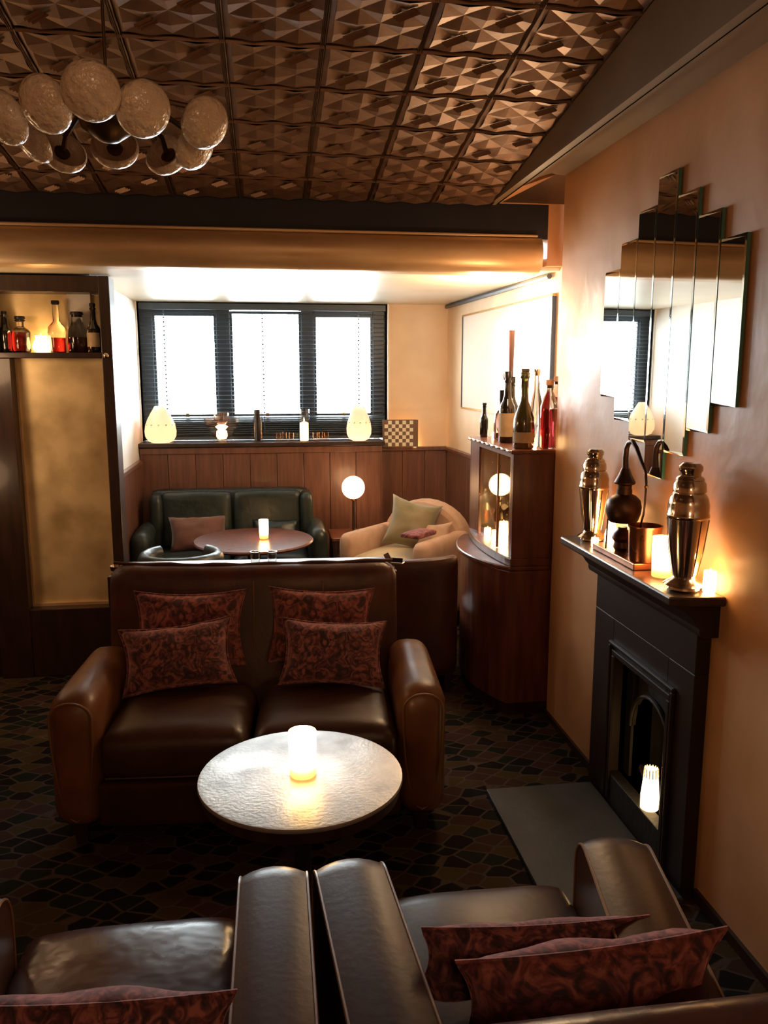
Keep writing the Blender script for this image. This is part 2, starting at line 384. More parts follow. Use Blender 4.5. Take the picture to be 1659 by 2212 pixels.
# pressed tin tiles, one mesh shared by all
PX, PY = .287, .259
def tile_mesh():
    bm = new(); hx, hy = PX / 2 - .002, PY / 2 - .002
    def q(x, y, z): return bm.verts.new((x, y, z))
    # flat rim
    for a, b in (((-hx, -hy), (hx, -hy)), ((hx, -hy), (hx, hy)), ((hx, hy), (-hx, hy)), ((-hx, hy), (-hx, -hy))):
        k = .90
        bm.faces.new([q(*a, 0), q(*b, 0), q(b[0] * k, b[1] * k, -.004), q(a[0] * k, a[1] * k, -.004)])
    # four faceted rosettes
    ix, iy = hx * .90, hy * .90
    for sx in (-1, 0):
        for sy in (-1, 0):
            x0, x1 = (sx) * ix, (sx + 1) * ix; y0, y1 = sy * iy, (sy + 1) * iy
            cx, cy = (x0 + x1) / 2, (y0 + y1) / 2
            ring = [(x0, y0, -.004), (cx, y0, -.013), (x1, y0, -.004), (x1, cy, -.013), (x1, y1, -.004), (cx, y1, -.013), (x0, y1, -.004), (x0, cy, -.013)]
            vs = [q(*r_) for r_ in ring]; mid = q(cx, cy, -.001)
            for i in range(8): bm.faces.new([vs[i], vs[(i + 1) % 8], mid])
    # ribbed bands on the diagonal
    for t in (-1, 0, 1):
        d = .011
        for (ax, ay), (bx_, by_) in (((ix * .30, -iy * .30), (ix * .70, -iy * .70)), ((-ix * .30, iy * .30), (-ix * .70, iy * .70))):
            px, py = (t * d * .7, t * d * .7); wx = .0028
            a1 = q(ax + px - wx, ay + py - wx, -.009); a2 = q(ax + px + wx, ay + py + wx, -.009)
            b1 = q(bx_ + px - wx, by_ + py - wx, -.009); b2 = q(bx_ + px + wx, by_ + py + wx, -.009)
            am = q(ax + px, ay + py, -.016); bmid = q(bx_ + px, by_ + py, -.016)
            bm.faces.new([a1, am, bmid, b1]); bm.faces.new([am, a2, b2, bmid]); bm.faces.new([a1, a2, am]); bm.faces.new([b1, bmid, b2])
    # three beads along the long joint, one across
    for off in (-.009, 0, .009):
        x = hx * .955 + off * .6
        a = q(x - .002, -hy, -.002); b = q(x, -hy, -.009); c = q(x + .002, -hy, -.002)
        a2 = q(x - .002, hy, -.002); b2 = q(x, hy, -.009); c2 = q(x + .002, hy, -.002)
        bm.faces.new([a, b, b2, a2]); bm.faces.new([b, c, c2, b2])
    y = -hy * .955
    a = q(-hx, y - .004, -.002); b = q(-hx, y, -.010); c = q(-hx, y + .004, -.002); a2 = q(hx, y - .004, -.002); b2 = q(hx, y, -.010); c2 = q(hx, y + .004, -.002)
    bm.faces.new([a, b, b2, a2]); bm.faces.new([b, c, c2, b2])
    me = bpy.data.meshes.new('ceiling_tile'); bm.to_mesh(me); bm.free(); me.materials.append(M['bronze']); return me
tm = tile_mesh()
slope = math.atan(-.133)
for i in range(14):
    for j in range(20):
        x = .910 - i * PX; y = 3.725 - j * PY
        if x < XL + .1 or y < YB + .1: continue
        o = bpy.data.objects.new('ceiling_tile', tm); o.location = (x, y, cz(y)); o.rotation_euler = (slope, 0, 0); o.parent = ceil; col.objects.link(o)
# beam along the right wall: triangular side face, sloping soffit, picture moulding
bm = new(); prism(bm, [(YB, 2.385), (3.88, 2.37), (3.88, 2.365), (YB, cz(YB) + .02)][::-1], 'x', 1.045, 1.075)
prism(bm, [(1.075, 2.41), (1.50, 2.60), (1.50, 2.64), (1.075, 2.45)], 'y', YB, 3.86)
S(obj('trim_1', bm, 'olive'))
bm = new(); prism(bm, [(1.0755, 2.372), (1.44, 2.50), (1.44, 2.52), (1.0755, 2.392)], 'y', 3.506, 3.859)
S(obj('trim_2', bm, 'plaster'))
bm = new(); prism(bm, [(1.060, 2.415), (1.065, 2.392), (1.085, 2.383), (1.12, 2.392), (1.16, 2.415), (1.21, 2.430), (1.28, 2.425), (1.28, 2.50)], 'y', YB, 3.505)
S(obj('trim_3', bm, 'olive', smooth=True))
# window bay: flat cream ceiling
S(boxo('ceiling_bay', XL, 1.5, 3.92, 6.2, 2.085, 2.14, 'cream'))
# bulkhead between the two ceilings: dark fascia above a rounded gilt beam
S(boxo('trim_4', XL, 1.33, 3.86, 3.98, 2.22, 2.375, 'fascia'))
S(boxo('trim_11', 1.076, 1.33, 3.86, 3.98, 2.376, 2.56, 'plaster'))
S(boxo('trim_12', XL, 1.074, 3.87, 3.98, 2.376, 2.56, 'fascia'))
S(boxo('trim_10', 1.33, 1.47, 3.86, 3.98, 2.10, 2.60, 'plaster'))
bm = new(); pr = []
for k in range(17):
    a = R(90 + 180 * k / 16); pr.append((3.90 + .075 * math.cos(a), 2.152 + .086 * math.sin(a)))
pr += [(3.99, 2.066), (3.99, 2.238)]
prism(bm, pr, 'x', XL, 1.30)
S(obj('gilt_beam', bm, 'gold', smooth=True))
bm = new(); rbox(bm, XL, 1.28, 3.845, 3.875, 2.226, 2.240, .006, n=2); S(obj('trim_5', bm, 'gold', smooth=True))
# back wall with the window hole
bm = new()
WX0, WX1, WZ0, WZ1 = -.875, .87, 1.12, 2.085
box(bm, XL, WX0, 5.95, 6.10, 0, 2.2); box(bm, WX1, 1.5, 5.95, 6.10, 0, 2.2); box(bm, WX0, WX1, 5.97, 6.10, 0, WZ0 - .01)
box(bm, WX0, WX1, 5.95, 6.10, WZ1, 2.2)
S(obj('wall_back', bm, 'plaster_pale'))
S(boxo('wall_bay_left', -1.0, -.885, 4.47, 5.95, 0, 2.1, 'white'))
bm = new(); box(bm, WX0 - .01, WX0, 5.94, 6.09, WZ0, WZ1); box(bm, WX1, WX1 + .012, 5.935, 6.09, WZ0, WZ1)
S(obj('trim_6', bm, 'white'))
# dark cover strip where the alcove wall meets the bay ceiling
bm = new(); tube(bm, [(1.39, 3.99, 2.068), (1.30, 5.93, 2.068)], .014, 6); S(obj('trim_7', bm, 'frame'))
# panelling under the window: boards are parts
wain = thing('window_panelling', 'brown timber panelling below the window with a sill shelf on top', 'panelling', (0, 5.80, 0))
boxo('carcass', -.88, .80, .02, .16, .04, 1.085, 'wood_pan', wain)
nb = 9
for i in range(nb):
    a = -.88 + i * 1.69 / nb
    boxo('panel_board', a + .0015, a + 1.69 / nb - .0015, 0, .02, .09, 1.04, 'wood_pan', wain, bevel=.003)
boxo('skirting', -.88, .812, -.012, .02, 0, .09, 'wood_dark', wain, bevel=.003)
boxo('top_rail', -.88, .812, -.008, .02, 1.04, 1.085, 'wood_pan', wain, bevel=.004)
boxo('sill_shelf', -.885, .83, -.02, .285, 1.088, 1.118, 'wood_dark', wain, bevel=.004)
boxo('end_panel', .802, .812, .0, .15, .04, 1.085, 'wood_pan', wain)
w2 = thing('corner_panelling', 'darker brown panelling in the corner behind the cream armchair', 'panelling', (0, 5.93, 0))
for i in range(3):
    a = .815 + i * .166
    boxo('panel_board', a + .001, a + .165, -.012, .018, .09, 1.035, 'wood_dark' if i == 5 else 'wood_pan', w2, bevel=.003)
boxo('skirting', .815, 1.31, -.02, .018, 0, .09, 'wood_dark', w2, bevel=.003)
boxo('cap_rail', .815, 1.312, -.03, .018, 1.035, 1.062, 'wood_pan', w2, bevel=.004)
w3 = thing('alcove_panelling', 'brown panelling along the alcove wall behind the cream armchair and bar cabinet', 'panelling', (1.325, 5.90, 0), 2.85)
for i in range(6):
    a = -.02 - i * .25
    boxo('panel_board', -.018, -.004, a - .248, a, .09, 1.035, 'wood_pan', w3, bevel=.003)
boxo('cap_rail', -.034, -.004, -1.52, -.02, 1.035, 1.062, 'wood_pan', w3, bevel=.004)
w4 = thing('bay_side_panelling', 'narrow brown panelling on the white bay wall beside the green sofa', 'panelling', (-.885, 4.5, 0))
for i in range(5):
    boxo('panel_board', .0, .014, .252 * i + .001, .252 * i + .251, .09, .98, 'wood_pan', w4, bevel=.003)
boxo('cap_rail', .0, .03, 0, 1.265, .98, 1.01, 'wood_pan', w4, bevel=.004)
# skirting at the chimney breast
S(boxo('baseboard_right', XW - .012, XW, YB, 2.12, 0, .035, 'wood_dark'))
S(boxo('baseboard_right_far', XW - .012, XW, 2.90, 3.50, 0, .03, 'wood_dark'))

# ---- the window
wf = bm = new(); wy0, wy1 = 6.02, 6.075
XS = [-.875, -.785, -.345, -.250, .255, .345, .775, .87]
for a, b in ((0, 1), (2, 3), (4, 5), (6, 7)): box(bm, XS[a], XS[b], wy0, wy1, WZ0, WZ1)
for a, b in ((1, 2), (3, 4), (5, 6)):
    top = 2.015 if a != 3 else 2.035
    box(bm, XS[a], XS[b], wy0 + .003, wy1, top, WZ1); box(bm, XS[a], XS[b], wy0 + .003, wy1, WZ0, 1.285)
win = S(obj('window_1', bm, 'frame', bevel=.004))
for a, b in ((1, 2), (3, 4), (5, 6)):
    x0, x1 = XS[a], XS[b]; top = 2.012 if a != 3 else 2.032
    bm = new(); e = .018
    for q_ in ((x0, x0 + e, 1.287, top), (x1 - e, x1, 1.287, top), (x0 + e, x1 - e, 1.287, 1.287 + e), (x0 + e, x1 - e, top - e, top)):
        box(bm, q_[0], q_[1], wy0 + .012, wy1 - .012, q_[2], q_[3])
    sash = obj('sash', bm, 'frame', win)
    boxo('pane', x0 + e, x1 - e, wy0 + .025, wy0 + .027, 1.287 + e, top - e, 'pane', sash)
    boxo('handle', (x0 + x1) / 2 - .012, (x0 + x1) / 2 + .012, wy0 - .006, wy0 + .012, 1.30, 1.312, 'brass', sash)
# venetian blind
bl = thing('venetian_blind', 'dark blue-black venetian blind with tilted slats across the window', 'blind', (0, 5.985, 0))
boxo('headrail', -.868, .862, -.02, .02, 2.035, 2.080, 'blind', bl, bevel=.003)
me = None
z = 2.010; k = 0
zs = []
while z > 1.305: zs.append((z, 0)); z -= .0300
for i in range(8): zs.append((1.283 - i * .0155, 1))
for z, low in zs:
    bm = new(); n = 5; h = .0165
    tilt = R(6 if not low else 28)
    prev = None; rows = []
    for q_ in range(n + 1):
        t = -1 + 2 * q_ / n; y = t * h; zz = .003 * (1 - t * t)
        rows.append((y * math.cos(tilt) - zz * math.sin(tilt), y * math.sin(tilt) + zz * math.cos(tilt)))
    pts = rows + [(y, zz - .0012) for y, zz in rows[::-1]]
    prism(bm, pts, 'x', -.862, .856, T(0, 0, z)); obj('slat', bm, 'blind', bl)
for x in (-.70, -.02, .665):
    for dy in (-.018, .018):
        bm = new(); tube(bm, [(x, dy, 1.145), (x, dy, 2.04)], .0022, 5); obj('ladder_cord', bm, 'blind', bl)
bm = new()
for x in (-.70, -.02, .665):
    for z, low in zs: box(bm, x - .006, x + .006, -.021, -.018, z - .006, z + .003)
obj('cord_knot', bm, 'blind', bl, kind='stuff')
boxo('bottom_rail', -.862, .856, -.018, .018, 1.127, 1.147, 'blind', bl, bevel=.003)

# ================================================================== LEFT DISPLAY PARTITION
dc = thing('display_partition', 'dark timber partition with gilded glass panels and a lit bottle shelf', 'cabinet', (0, 4.40, 0))
boxo('post', -.822, -.768, -.05, .09, 0, 2.075, 'wood_dark', dc, bevel=.004)
boxo('post', -1.42, -1.262, -.05, .09, 0, 1.672, 'wood_dark', dc, bevel=.004)
boxo('post', -1.42, -1.335, -.05, .09, 1.700, 2.075, 'wood_dark', dc, bevel=.004)
boxo('header', -1.335, -.822, -.05, .09, 1.995, 2.075, 'wood_dark', dc, bevel=.004)
boxo('shelf', -1.42, -.822, -.05, .088, 1.672, 1.700, 'wood_dark', dc, bevel=.003)
boxo('plinth', -1.262, -.822, -.045, .09, 0, .37, 'wood_dark', dc, bevel=.004)
boxo('gilded_panel', -1.262, -.822, .04, .05, .37, 1.672, 'goldpanel', dc)
boxo('niche_back', -1.335, -.822, .088, .10, 1.70, 1.995, 'goldpanel', dc)
bm = new(); box(bm, -.832, -.822, .022, .04, .37, 1.672); box(bm, -1.262, -1.252, .022, .04, .37, 1.672); box(bm, -1.252, -.832, .022, .04, .37, .385)
obj('gilt_bead', bm, 'gold', dc)
boxo('wall_partition', XL, -1.42, 4.38, 4.50, 0, 2.12, 'wood_black', kind='structure')
bm = new(); lathe(bm, [(0, 0), (.012, 0), (.014, .006), (.008, .012), (0, .014)], 12, mtx=T(-.800, -.052, 1.685) @ RX(90)); obj('catch', bm, 'silver', dc, smooth=True)

# ---- bottles
def bottle(name, label, loc, prof, glassm, liquid=None, fill=0, stopper=None, lab=None, group=None, cat='bottle', seg=24, sy=1.0, rz=0):
    t = thing(name, label, cat, loc, rz, group)
    bm = new(); lathe(bm, [(0, 0.0)] + prof, seg, sy=sy); obj('glass_body', bm, glassm, t, smooth=True, angle=50)
    if liquid:
        lp = [(0, .006)]
        for r, z in prof:
            if z <= fill and r > .01: lp.append((max(.003, r - .0045), max(z, .006)))
        lp.append((lp[-1][0], fill)); lp.append((0, fill))
        bm = new(); lathe(bm, lp, seg, sy=sy); obj('liquid', bm, liquid, t, smooth=True, angle=50)
    top = prof[-1]
    if stopper:
        sm, sr, sh = stopper[:3]
        bm = new(); lathe(bm, [(0, -.012), (sr * .8, -.012), (sr * .8, 0), (sr, .001), (sr, sh), (sr * .9, sh + .003), (0, sh + .003)], 16, c=(0, 0, top[1])); obj('stopper', bm, sm, t, smooth=True)
    if lab:
        z0, z1, rr, lm = lab
        bm = new(); n = 12; A = []; B = []
        for i in range(n + 1):
            a = R(-90 - 75 + 150 * i / n - 12)
            A.append((rr * math.cos(a), rr * sy * math.sin(a)))
        o_ = [(x * 1.0, y * 1.0) for x, y in A] + [(x * 1.02, y * 1.02) for x, y in A[::-1]]
        prism(bm, o_, 'z', z0, z1); obj('paper_label', bm, lm, t, smooth=True)
    return t
def wine(r, H, neck=.014, sh=.55):
    return [(r * .9, 0), (r, .006), (r, H * sh), (r * .93, H * (sh + .05)), (r * .6, H * (sh + .13)), (neck * 1.15, H * (sh + .22)), (neck, H * .93), (neck * 1.25, H * .935), (neck * 1.25, H * .97), (neck, H * .97), (neck, H)]
def decant(r, H, neck=.015, body=.6):
    return [(r * .85, 0), (r, .008), (r * 1.0, H * body), (r * .75, H * (body + .08)), (neck, H * (body + .16)), (neck, H * .93), (neck * 1.5, H * .95), (neck * 1.5, H * .975), (neck, H)]
SZ = 1.70
yb = 4.425
bottle('liqueur_bottle', 'shadowed bottle at the dark post end of the partition shelf', (-1.300, yb + .01, SZ), wine(.028, .19), 'glass_dark', stopper=('black', .014, .012))
bottle('liqueur_bottle', 'squat red decanter with a flat black stopper on the partition shelf', (-1.222, yb - .005, SZ), decant(.046, .165, .017, .62), 'glass', 'liquor_red', .10, ('black', .026, .012), group='bottles on the partition shelf')
bottle('liqueur_bottle', 'tall clear long-necked flask with red liqueur in its base on the partition shelf', (-1.048, yb, SZ), [(.036, 0), (.040, .006), (.040, .075), (.046, .10), (.040, .13), (.017, .155), (.015, .24), (.02, .242), (.02, .25)], 'glass', 'liquor_red', .075, ('black', .020, .006), group='bottles on the partition shelf')
bottle('liqueur_bottle', 'wide low decanter with dark red liqueur and black lid on the partition shelf', (-.950, yb + .01, SZ), [(.045, 0), (.050, .008), (.050, .085), (.044, .12), (.030, .15), (.026, .19)], 'glass', 'liquor_red', .078, ('black', .033, .012), group='bottles on the partition shelf')
bottle('liqueur_bottle', 'dark labelled bottle beside the post at the open end of the partition shelf', (-.8665, yb - .01, SZ), wine(.033, .23, .013, .5), 'glass_dark', stopper=('black', .015, .014), lab=(.03, .10, .0335, 'label'), group='bottles on the partition shelf')
def tealight(name, label, loc, r=.028, h=.05, m='flame_small', group='glowing tealights', prof=None, glassm='frost', cup=True, cat='candle'):
    """a lit tealight: a bright wax and flame core inside a frosted cup"""
    t = thing(name, label, cat, loc, 0, group)
    pr = prof or [(r * .8, 0), (r, .004), (r * 1.02, h * .5), (r * .95, h)]
    bm = new(); lathe(bm, [(0, 0)] + pr + [(pr[-1][0] - .002, pr[-1][1]), (pr[-1][0] - .004, pr[-1][1] - .004), (0, pr[-1][1] - .006)], 20); obj('glass_cup', bm, m, t, smooth=True)
    bm = new(); lathe(bm, [(pr[-1][0] * .92, pr[-1][1] - .001), (pr[-1][0] + .001, pr[-1][1] - .001), (pr[-1][0] + .001, pr[-1][1] + .004), (pr[-1][0] * .92, pr[-1][1] + .004), (pr[-1][0] * .92, pr[-1][1] - .001)], 20); obj('rim', bm, 'glass', t, smooth=True)
    bm = new(); lathe(bm, [(0, 0), (.0035, .004), (.003, .009), (0, .017)], 8, c=(0, 0, pr[-1][1] - .004)); obj('flame', bm, m, t, smooth=True)
    return t
tealight('tealight', 'round glowing tealight between the red decanters on the partition shelf', (-1.125, yb - .01, SZ), prof=[(.022, 0), (.040, .016), (.043, .032), (.034, .055), (.026, .066), (.028, .085)])

# ================================================================== BACK CORNER
def sofa_arm(bm, x0, x1, y0, y1, z1, r=.06, mtx=None):
    rbox(bm, x0, x1, y0, y1, .06, z1, r, n=8, puff=.012, mtx=mtx)
gs = thing('green_sofa', 'dark green leather two-seat sofa under the window panelling', 'sofa', (-.25, 5.12, 0))
bm = new(); box(bm, -.60, .60, .02, .58, .10, .30); obj('base', bm, 'leather_green', gs, bevel=.02)
for s in (-1, 1):
    bm = new(); rbox(bm, *sorted((s * .62, s * .50)), .0, .52, .06, .60, .055, n=7, puff=.02); obj('arm', bm, 'leather_green', gs, smooth=True)
    bm = new(); rbox(bm, *sorted((s * .01, s * .50)), .02, .46, .28, .43, .05, n=8, puff=.02); obj('seat_cushion', bm, 'leather_green', gs, smooth=True)
    bm = new(); rbox(bm, *sorted((s * .008, s * .47)), -.06, .06, 0, .37, .035, n=8, puff=.008, mtx=T(0, .45, .43) @ RX(-6), wob=.004); obj('back_cushion', bm, 'leather_green', gs, smooth=True)
    bm = new(); rbox(bm, *sorted((s * .46, s * .545)), .36, .60, .20, .80, .04, n=6); obj('wing', bm, 'leather_green', gs, smooth=True)
    for yy in (.06, .54): boxo('foot', s * .55 - .02, s * .55 + .02, yy - .02, yy + .02, 0, .10, 'wood_dark', gs)
bm = new(); rbox(bm, -.55, .52, .50, .64, .12, .81, .035, n=8); obj('backrest', bm, 'leather_green', gs, smooth=True)
c = thing('scatter_cushion', 'rust velvet cushion slumped on the green sofa seat', 'cushion', (-.46, 5.36, .445), 8); bm = new(); pillow(bm, .38, .26, .12, mtx=RX(-38)); obj('cover', bm, 'rust', c, smooth='all')
c = thing('scatter_cushion', 'dark green leather cushion against the end of the green sofa', 'cushion', (.03, 5.40, .445), -6); bm = new(); pillow(bm, .32, .20, .10, mtx=RX(-30)); obj('cover', bm, 'leather_green', c, smooth='all')
# tub chair seen as a dark rim
tc_ = thing('tub_chair', 'dark green leather tub chair pulled up to the far round table', 'chair', (-.475, 4.37, 0))
tc_.scale = (1, 1, 1.07)
bm = new(); n = 28
ins, outs = .155, .215
for i in range(n):
    a0 = R(-230 + 280 * i / n) + PI * .0; a1 = R(-230 + 280 * (i + 1) / n)
    def P(a, r, z): return (r * 1.05 * math.cos(a), r * math.sin(a), z)
    prof_ = [(ins, .36), (ins, .585), (ins + .012, .610), ((ins + outs) / 2, .620), (outs - .012, .610), (outs, .585), (outs * .92, .08)]
    if i == 0: rows = [[bm.verts.new(P(a0, r, z)) for r, z in prof_]]
    rows.append([bm.verts.new(P(a1, r, z)) for r, z in prof_])
for a, b in zip(rows, rows[1:]):
    for k in range(len(prof_) - 1): bm.faces.new([a[k], a[k + 1], b[k + 1], b[k]])
    bm.faces.new([a[-1], a[0], b[0], b[-1]])
bm.faces.new(rows[0]); bm.faces.new(rows[-1][::-1])
obj('back_shell', bm, 'leather_green', tc_, smooth=True, angle=60)
bm = new(); lathe(bm, [(0, .10), (.14, .10), (.145, .34), (.13, .385), (0, .40)], 24); obj('seat', bm, 'leather_green', tc_, smooth=True)
bm = new(); lathe(bm, [(0, 0), (.10, 0), (.10, .11), (0, .11)], 16); obj('base', bm, 'wood_dark', tc_)
# round far table
ft = thing('round_table', 'glossy dark round table in front of the green sofa', 'table', (-.10, 4.88, 0))
bm = new(); lathe(bm, [(0, .585), (.33, .585), (.355, .592), (.36, .602), (.352, .61), (0, .61)], 48, sy=1.05); obj('tabletop', bm, 'wood_red', ft, smooth=True)
bm = new(); lathe(bm, [(0, .03), (.03, .03), (.035, .10), (.025, .16), (.03, .45), (.05, .56), (.09, .585), (0, .585)], 20); obj('pedestal', bm, 'wood_dark', ft, smooth=True)
bm = new(); lathe(bm, [(0, 0), (.17, 0), (.17, .02), (.06, .035), (0, .035)], 24); obj('base', bm, 'wood_dark', ft, smooth=True)
def candle(name, label, loc, r, h, group='frosted candle glasses', m='flame'):
    t = thing(name, label, 'candle', loc, 0, group)
    bm = new(); lathe(bm, [(0, 0), (r * .93, 0), (r * .96, .003), (r * .96, h * .2)], 28); obj('glass_base', bm, 'frost', t, smooth=True)
    bm = new(); lathe(bm, [(r * .955, h * .2), (r, h * .55), (r * 1.02, h), (r * .95, h), (r * .93, h * .8), (r * .9, h * .30), (0, h * .28)], 28); obj('glowing_glass', bm, m, t, smooth=True)
    bm = new(); lathe(bm, [(0, h * .1), (r * .8, h * .1), (r * .8, h * .29), (0, h * .30)], 20); obj('wax', bm, 'ivory', t)
    return t
candle('candle_glass', 'frosted candle glass glowing on the far round table', (-.038, 4.90, .61), .028, .115)
# side table and globe lamp
st = thing('side_table', 'small reddish side table under the globe lamp beside the green sofa', 'table', (.565, 5.50, 0))
boxo('tabletop', -.16, .11, -.17, .17, .485, .508, 'wood_red', st, bevel=.005)
boxo('apron', -.14, .09, -.15, .15, .40, .485, 'wood_dark', st, bevel=.003)
boxo('lower_shelf', -.14, .09, -.15, .15, .12, .14, 'wood_dark', st, bevel=.003)
for sx in (-.135, .085):
    for sy_ in (-.145, .145): boxo('leg', sx - .015, sx + .015, sy_ - .015, sy_ + .015, 0, .485, 'wood_dark', st, bevel=.003)
gl = thing('globe_lamp', 'lit opal globe lamp on a slim dark stem on the side table', 'lamp', (.572, 5.52, .508))
bm = new(); lathe(bm, [(0, 0), (.050, 0), (.052, .006), (.02, .014), (.010, .02), (0, .02)], 24); obj('base', bm, 'silver', gl, smooth=True)
bm = new(); lathe(bm, [(.010, .018), (.009, .1), (.008, .228), (0, .228)], 12); obj('stem', bm, 'wood_dark', gl, smooth=True)
bm = new(); lathe(bm, [(0, .225), (.016, .225), (.018, .242), (0, .243)], 16); obj('collar', bm, 'brass', gl, smooth=True)
bm = new(); rr = .079; lathe(bm, [(rr * math.sin(R(a)), .315 - rr * math.cos(R(a))) for a in range(0, 181, 12)], 28); obj('globe_shade', bm, 'globe_glow', gl, smooth='all')
# cream armchair
ca = thing('cream_armchair', 'cream upholstered armchair with a rounded back in the corner', 'armchair', (.86, 4.99, 0), -42)
ca.scale = (.88, .88, .97)
bm = new(); rbox(bm, -.36, .36, -.36, .34, .10, .36, .05, n=6); obj('base', bm, 'cream_cloth', ca, smooth=True)
bm = new(); rbox(bm, -.25, .25, -.42, .20, .34, .50, .07, n=8, puff=.03); obj('seat_cushion', bm, 'cream_cloth2', ca, smooth=True)
for s in (-1, 1):
    bm = new(); rbox(bm, *sorted((s * .24, s * .37)), -.36, .30, .10, .635, .06, n=7); obj('arm', bm, 'cream_cloth', ca, smooth=True)
    for yy in (-.30, .28): boxo('foot', s * .30 - .02, s * .30 + .02, yy - .02, yy + .02, 0, .10, 'wood_dark', ca)
bm = new(); out = [(-.36, .12)]
for k in range(17):
    a = PI - PI * k / 16; out.append((.35 * math.cos(a), .56 + .25 * math.sin(a)))
out += [(.36, .12)]
prism(bm, out, 'y', .20, .36); obj('backrest', bm, 'cream_cloth', ca, bevel=.045)
c = thing('scatter_cushion', 'sage velvet cushion propped corner-up in the cream armchair', 'cushion', (.845, 4.96, .50), -8); bm = new(); pillow(bm, .33, .33, .13, mtx=RX(-20) @ RY(14), pinch=.16); obj('cover', bm, 'sage', c, smooth='all')
c = thing('scatter_cushion', 'small buff cushion low in the cream armchair', 'cushion', (.98, 4.86, .50), -50); bm = new(); pillow(bm, .26, .20, .09, mtx=RX(-32) @ RY(-12), pinch=.15); obj('cover', bm, 'cream_cloth', c, smooth='all')
c = thing('folded_throw', 'dark red folded throw over the near arm of the cream armchair', 'blanket', (.90, 4.78, .622), -42); bm = new(); rbox(bm, -.065, .065, -.12, .10, 0, .028, .012, n=6, wob=.004, puff=.01); obj('folds', bm, 'paisley', c, smooth=True)

# dark chair between the front sofa and the bar cabinet, its back towards the room
dk = thing('side_chair', 'dark brown leather chair with its back to the room between sofa and bar cabinet', 'chair', (.765, 4.05, 0), -6)
bm = new(); rbox(bm, -.165, .165, -.20, .20, .08, .40, .03, n=6); obj('seat', bm, 'leather_seat', dk, smooth=True)
bm = new(); vs = rbox(bm, -.175, .175, -.035, .035, 0, .60, .028, n=8)
for v in vs: v.co.y += .05 * (v.co.x / .175) ** 2; v.co.z += .012 * (v.co.x / .175)
bmesh.ops.transform(bm, matrix=T(0, -.22, .10), verts=vs); obj('backrest', bm, 'leather', dk, smooth='all')
for sx in (-.13, .13):
    for yy in (-.18, .16): boxo('leg', sx - .016, sx + .016, yy - .016, yy + .016, 0, .09, 'wood_dark', dk)

# ---- things on the sill
SY, ST = 5.845, 1.118
def egg(label, x, hh, r):
    t = thing('egg_lamp', label, 'lamp', (x, SY, ST), 0, 'egg lamps on the window sill')
    pr = [(r * .50, 0), (r * .78, hh * .05), (r * .97, hh * .18), (r, hh * .32), (r * .94, hh * .48), (r * .80, hh * .64), (r * .60, hh * .80), (r * .42, hh * .92), (r * .34, hh * .985), (r * .28, hh)]
    bm = new(); lathe(bm, pr, 32); obj('glass_shade', bm, 'eggshell', t, smooth='all')
    bm = new(); lathe(bm, [(0, -.0), (r * .48, 0), (r * .48, .008), (0, .010)], 20); obj('base', bm, 'brass', t)
    for k in range(12):
        a = 2 * PI * k / 12
        bm = new(); lathe(bm, [(0, -.002), (.006, 0), (0, .003)], 8, mtx=T(r * .925 * math.cos(a), r * .925 * math.sin(a), hh * .50) @ RZ(math.degrees(a)) @ RY(90)); obj('pierced_dot', bm, 'brass', t)
    l = lamp('egg_bulb', (0, 0, .045), .6, (1.0, .66, .40), .012); l.parent = t
egg('lit egg-shaped glass lamp at the white wall end of the sill', -.738, .255, .108)
egg('lit egg-shaped glass lamp beside the chessboard on the sill', .650, .262, .090)
t = thing('glass_bowl', 'flared faceted glass bowl with candlelight on the sill', 'bowl', (-.32, SY, ST))
bm = new(); lathe(bm, [(0, .0), (.040, 0), (.042, .008), (.030, .014), (.075, .05), (.105, .10), (.125, .165), (.121, .165), (.10, .10), (.07, .055), (0, .022)], 12); obj('bowl', bm, 'thin_pink', t)
bm = new(); lathe(bm, [(0, 0), (.030, 0), (.040, .02), (.036, .055), (.024, .062), (.045, .085), (.020, .10), (0, .10)], 16, c=(0, 0, .024)); obj('glowing_votive', bm, mat('votive_glow', (1, .8, .6), .5, emit=(1, .6, .3), estr=4), t, smooth=True)
bm = new(); lathe(bm, [(.03, .125), (.05, .14), (.055, .20), (.05, .205), (.045, .145), (.028, .13)], 16); obj('inner_chimney', bm, 'thin_pink', t, smooth=True)
t = thing('tube_vase', 'tall slim brown and clear cylinder vase in the middle of the sill', 'vase', (-.068, SY, ST))
bm = new(); lathe(bm, [(0, 0), (.034, 0), (.034, .232), (.031, .232), (.031, .006), (0, .006)], 24); obj('glass_body', bm, 'glass', t, smooth=True)
bm = new(); lathe(bm, [(0, .007), (.020, .007), (.020, .225), (0, .225)], 20, c=(-.004, 0, 0)); obj('inner_tube', bm, mat('taupe_tube', (.30, .20, .14), .4), t, smooth=True)
t = thing('candle_cylinder', 'tall clear cylinder with a burning candle between the little tumblers', 'candle', (.257, SY, ST))
bm = new(); lathe(bm, [(0, 0), (.040, 0), (.040, .228), (.037, .228), (.037, .006), (0, .006)], 24); obj('glass_body', bm, 'glass', t, smooth=True)
bm = new(); lathe(bm, [(0, .008), (.030, .008), (.030, .13), (0, .14)], 20); obj('candle', bm, 'flame', t, smooth=True)
bm = new(); lathe(bm, [(0, 0), (.006, .01), (0, .03)], 8, c=(0, 0, .14)); obj('flame', bm, 'flame_small', t, smooth=True)
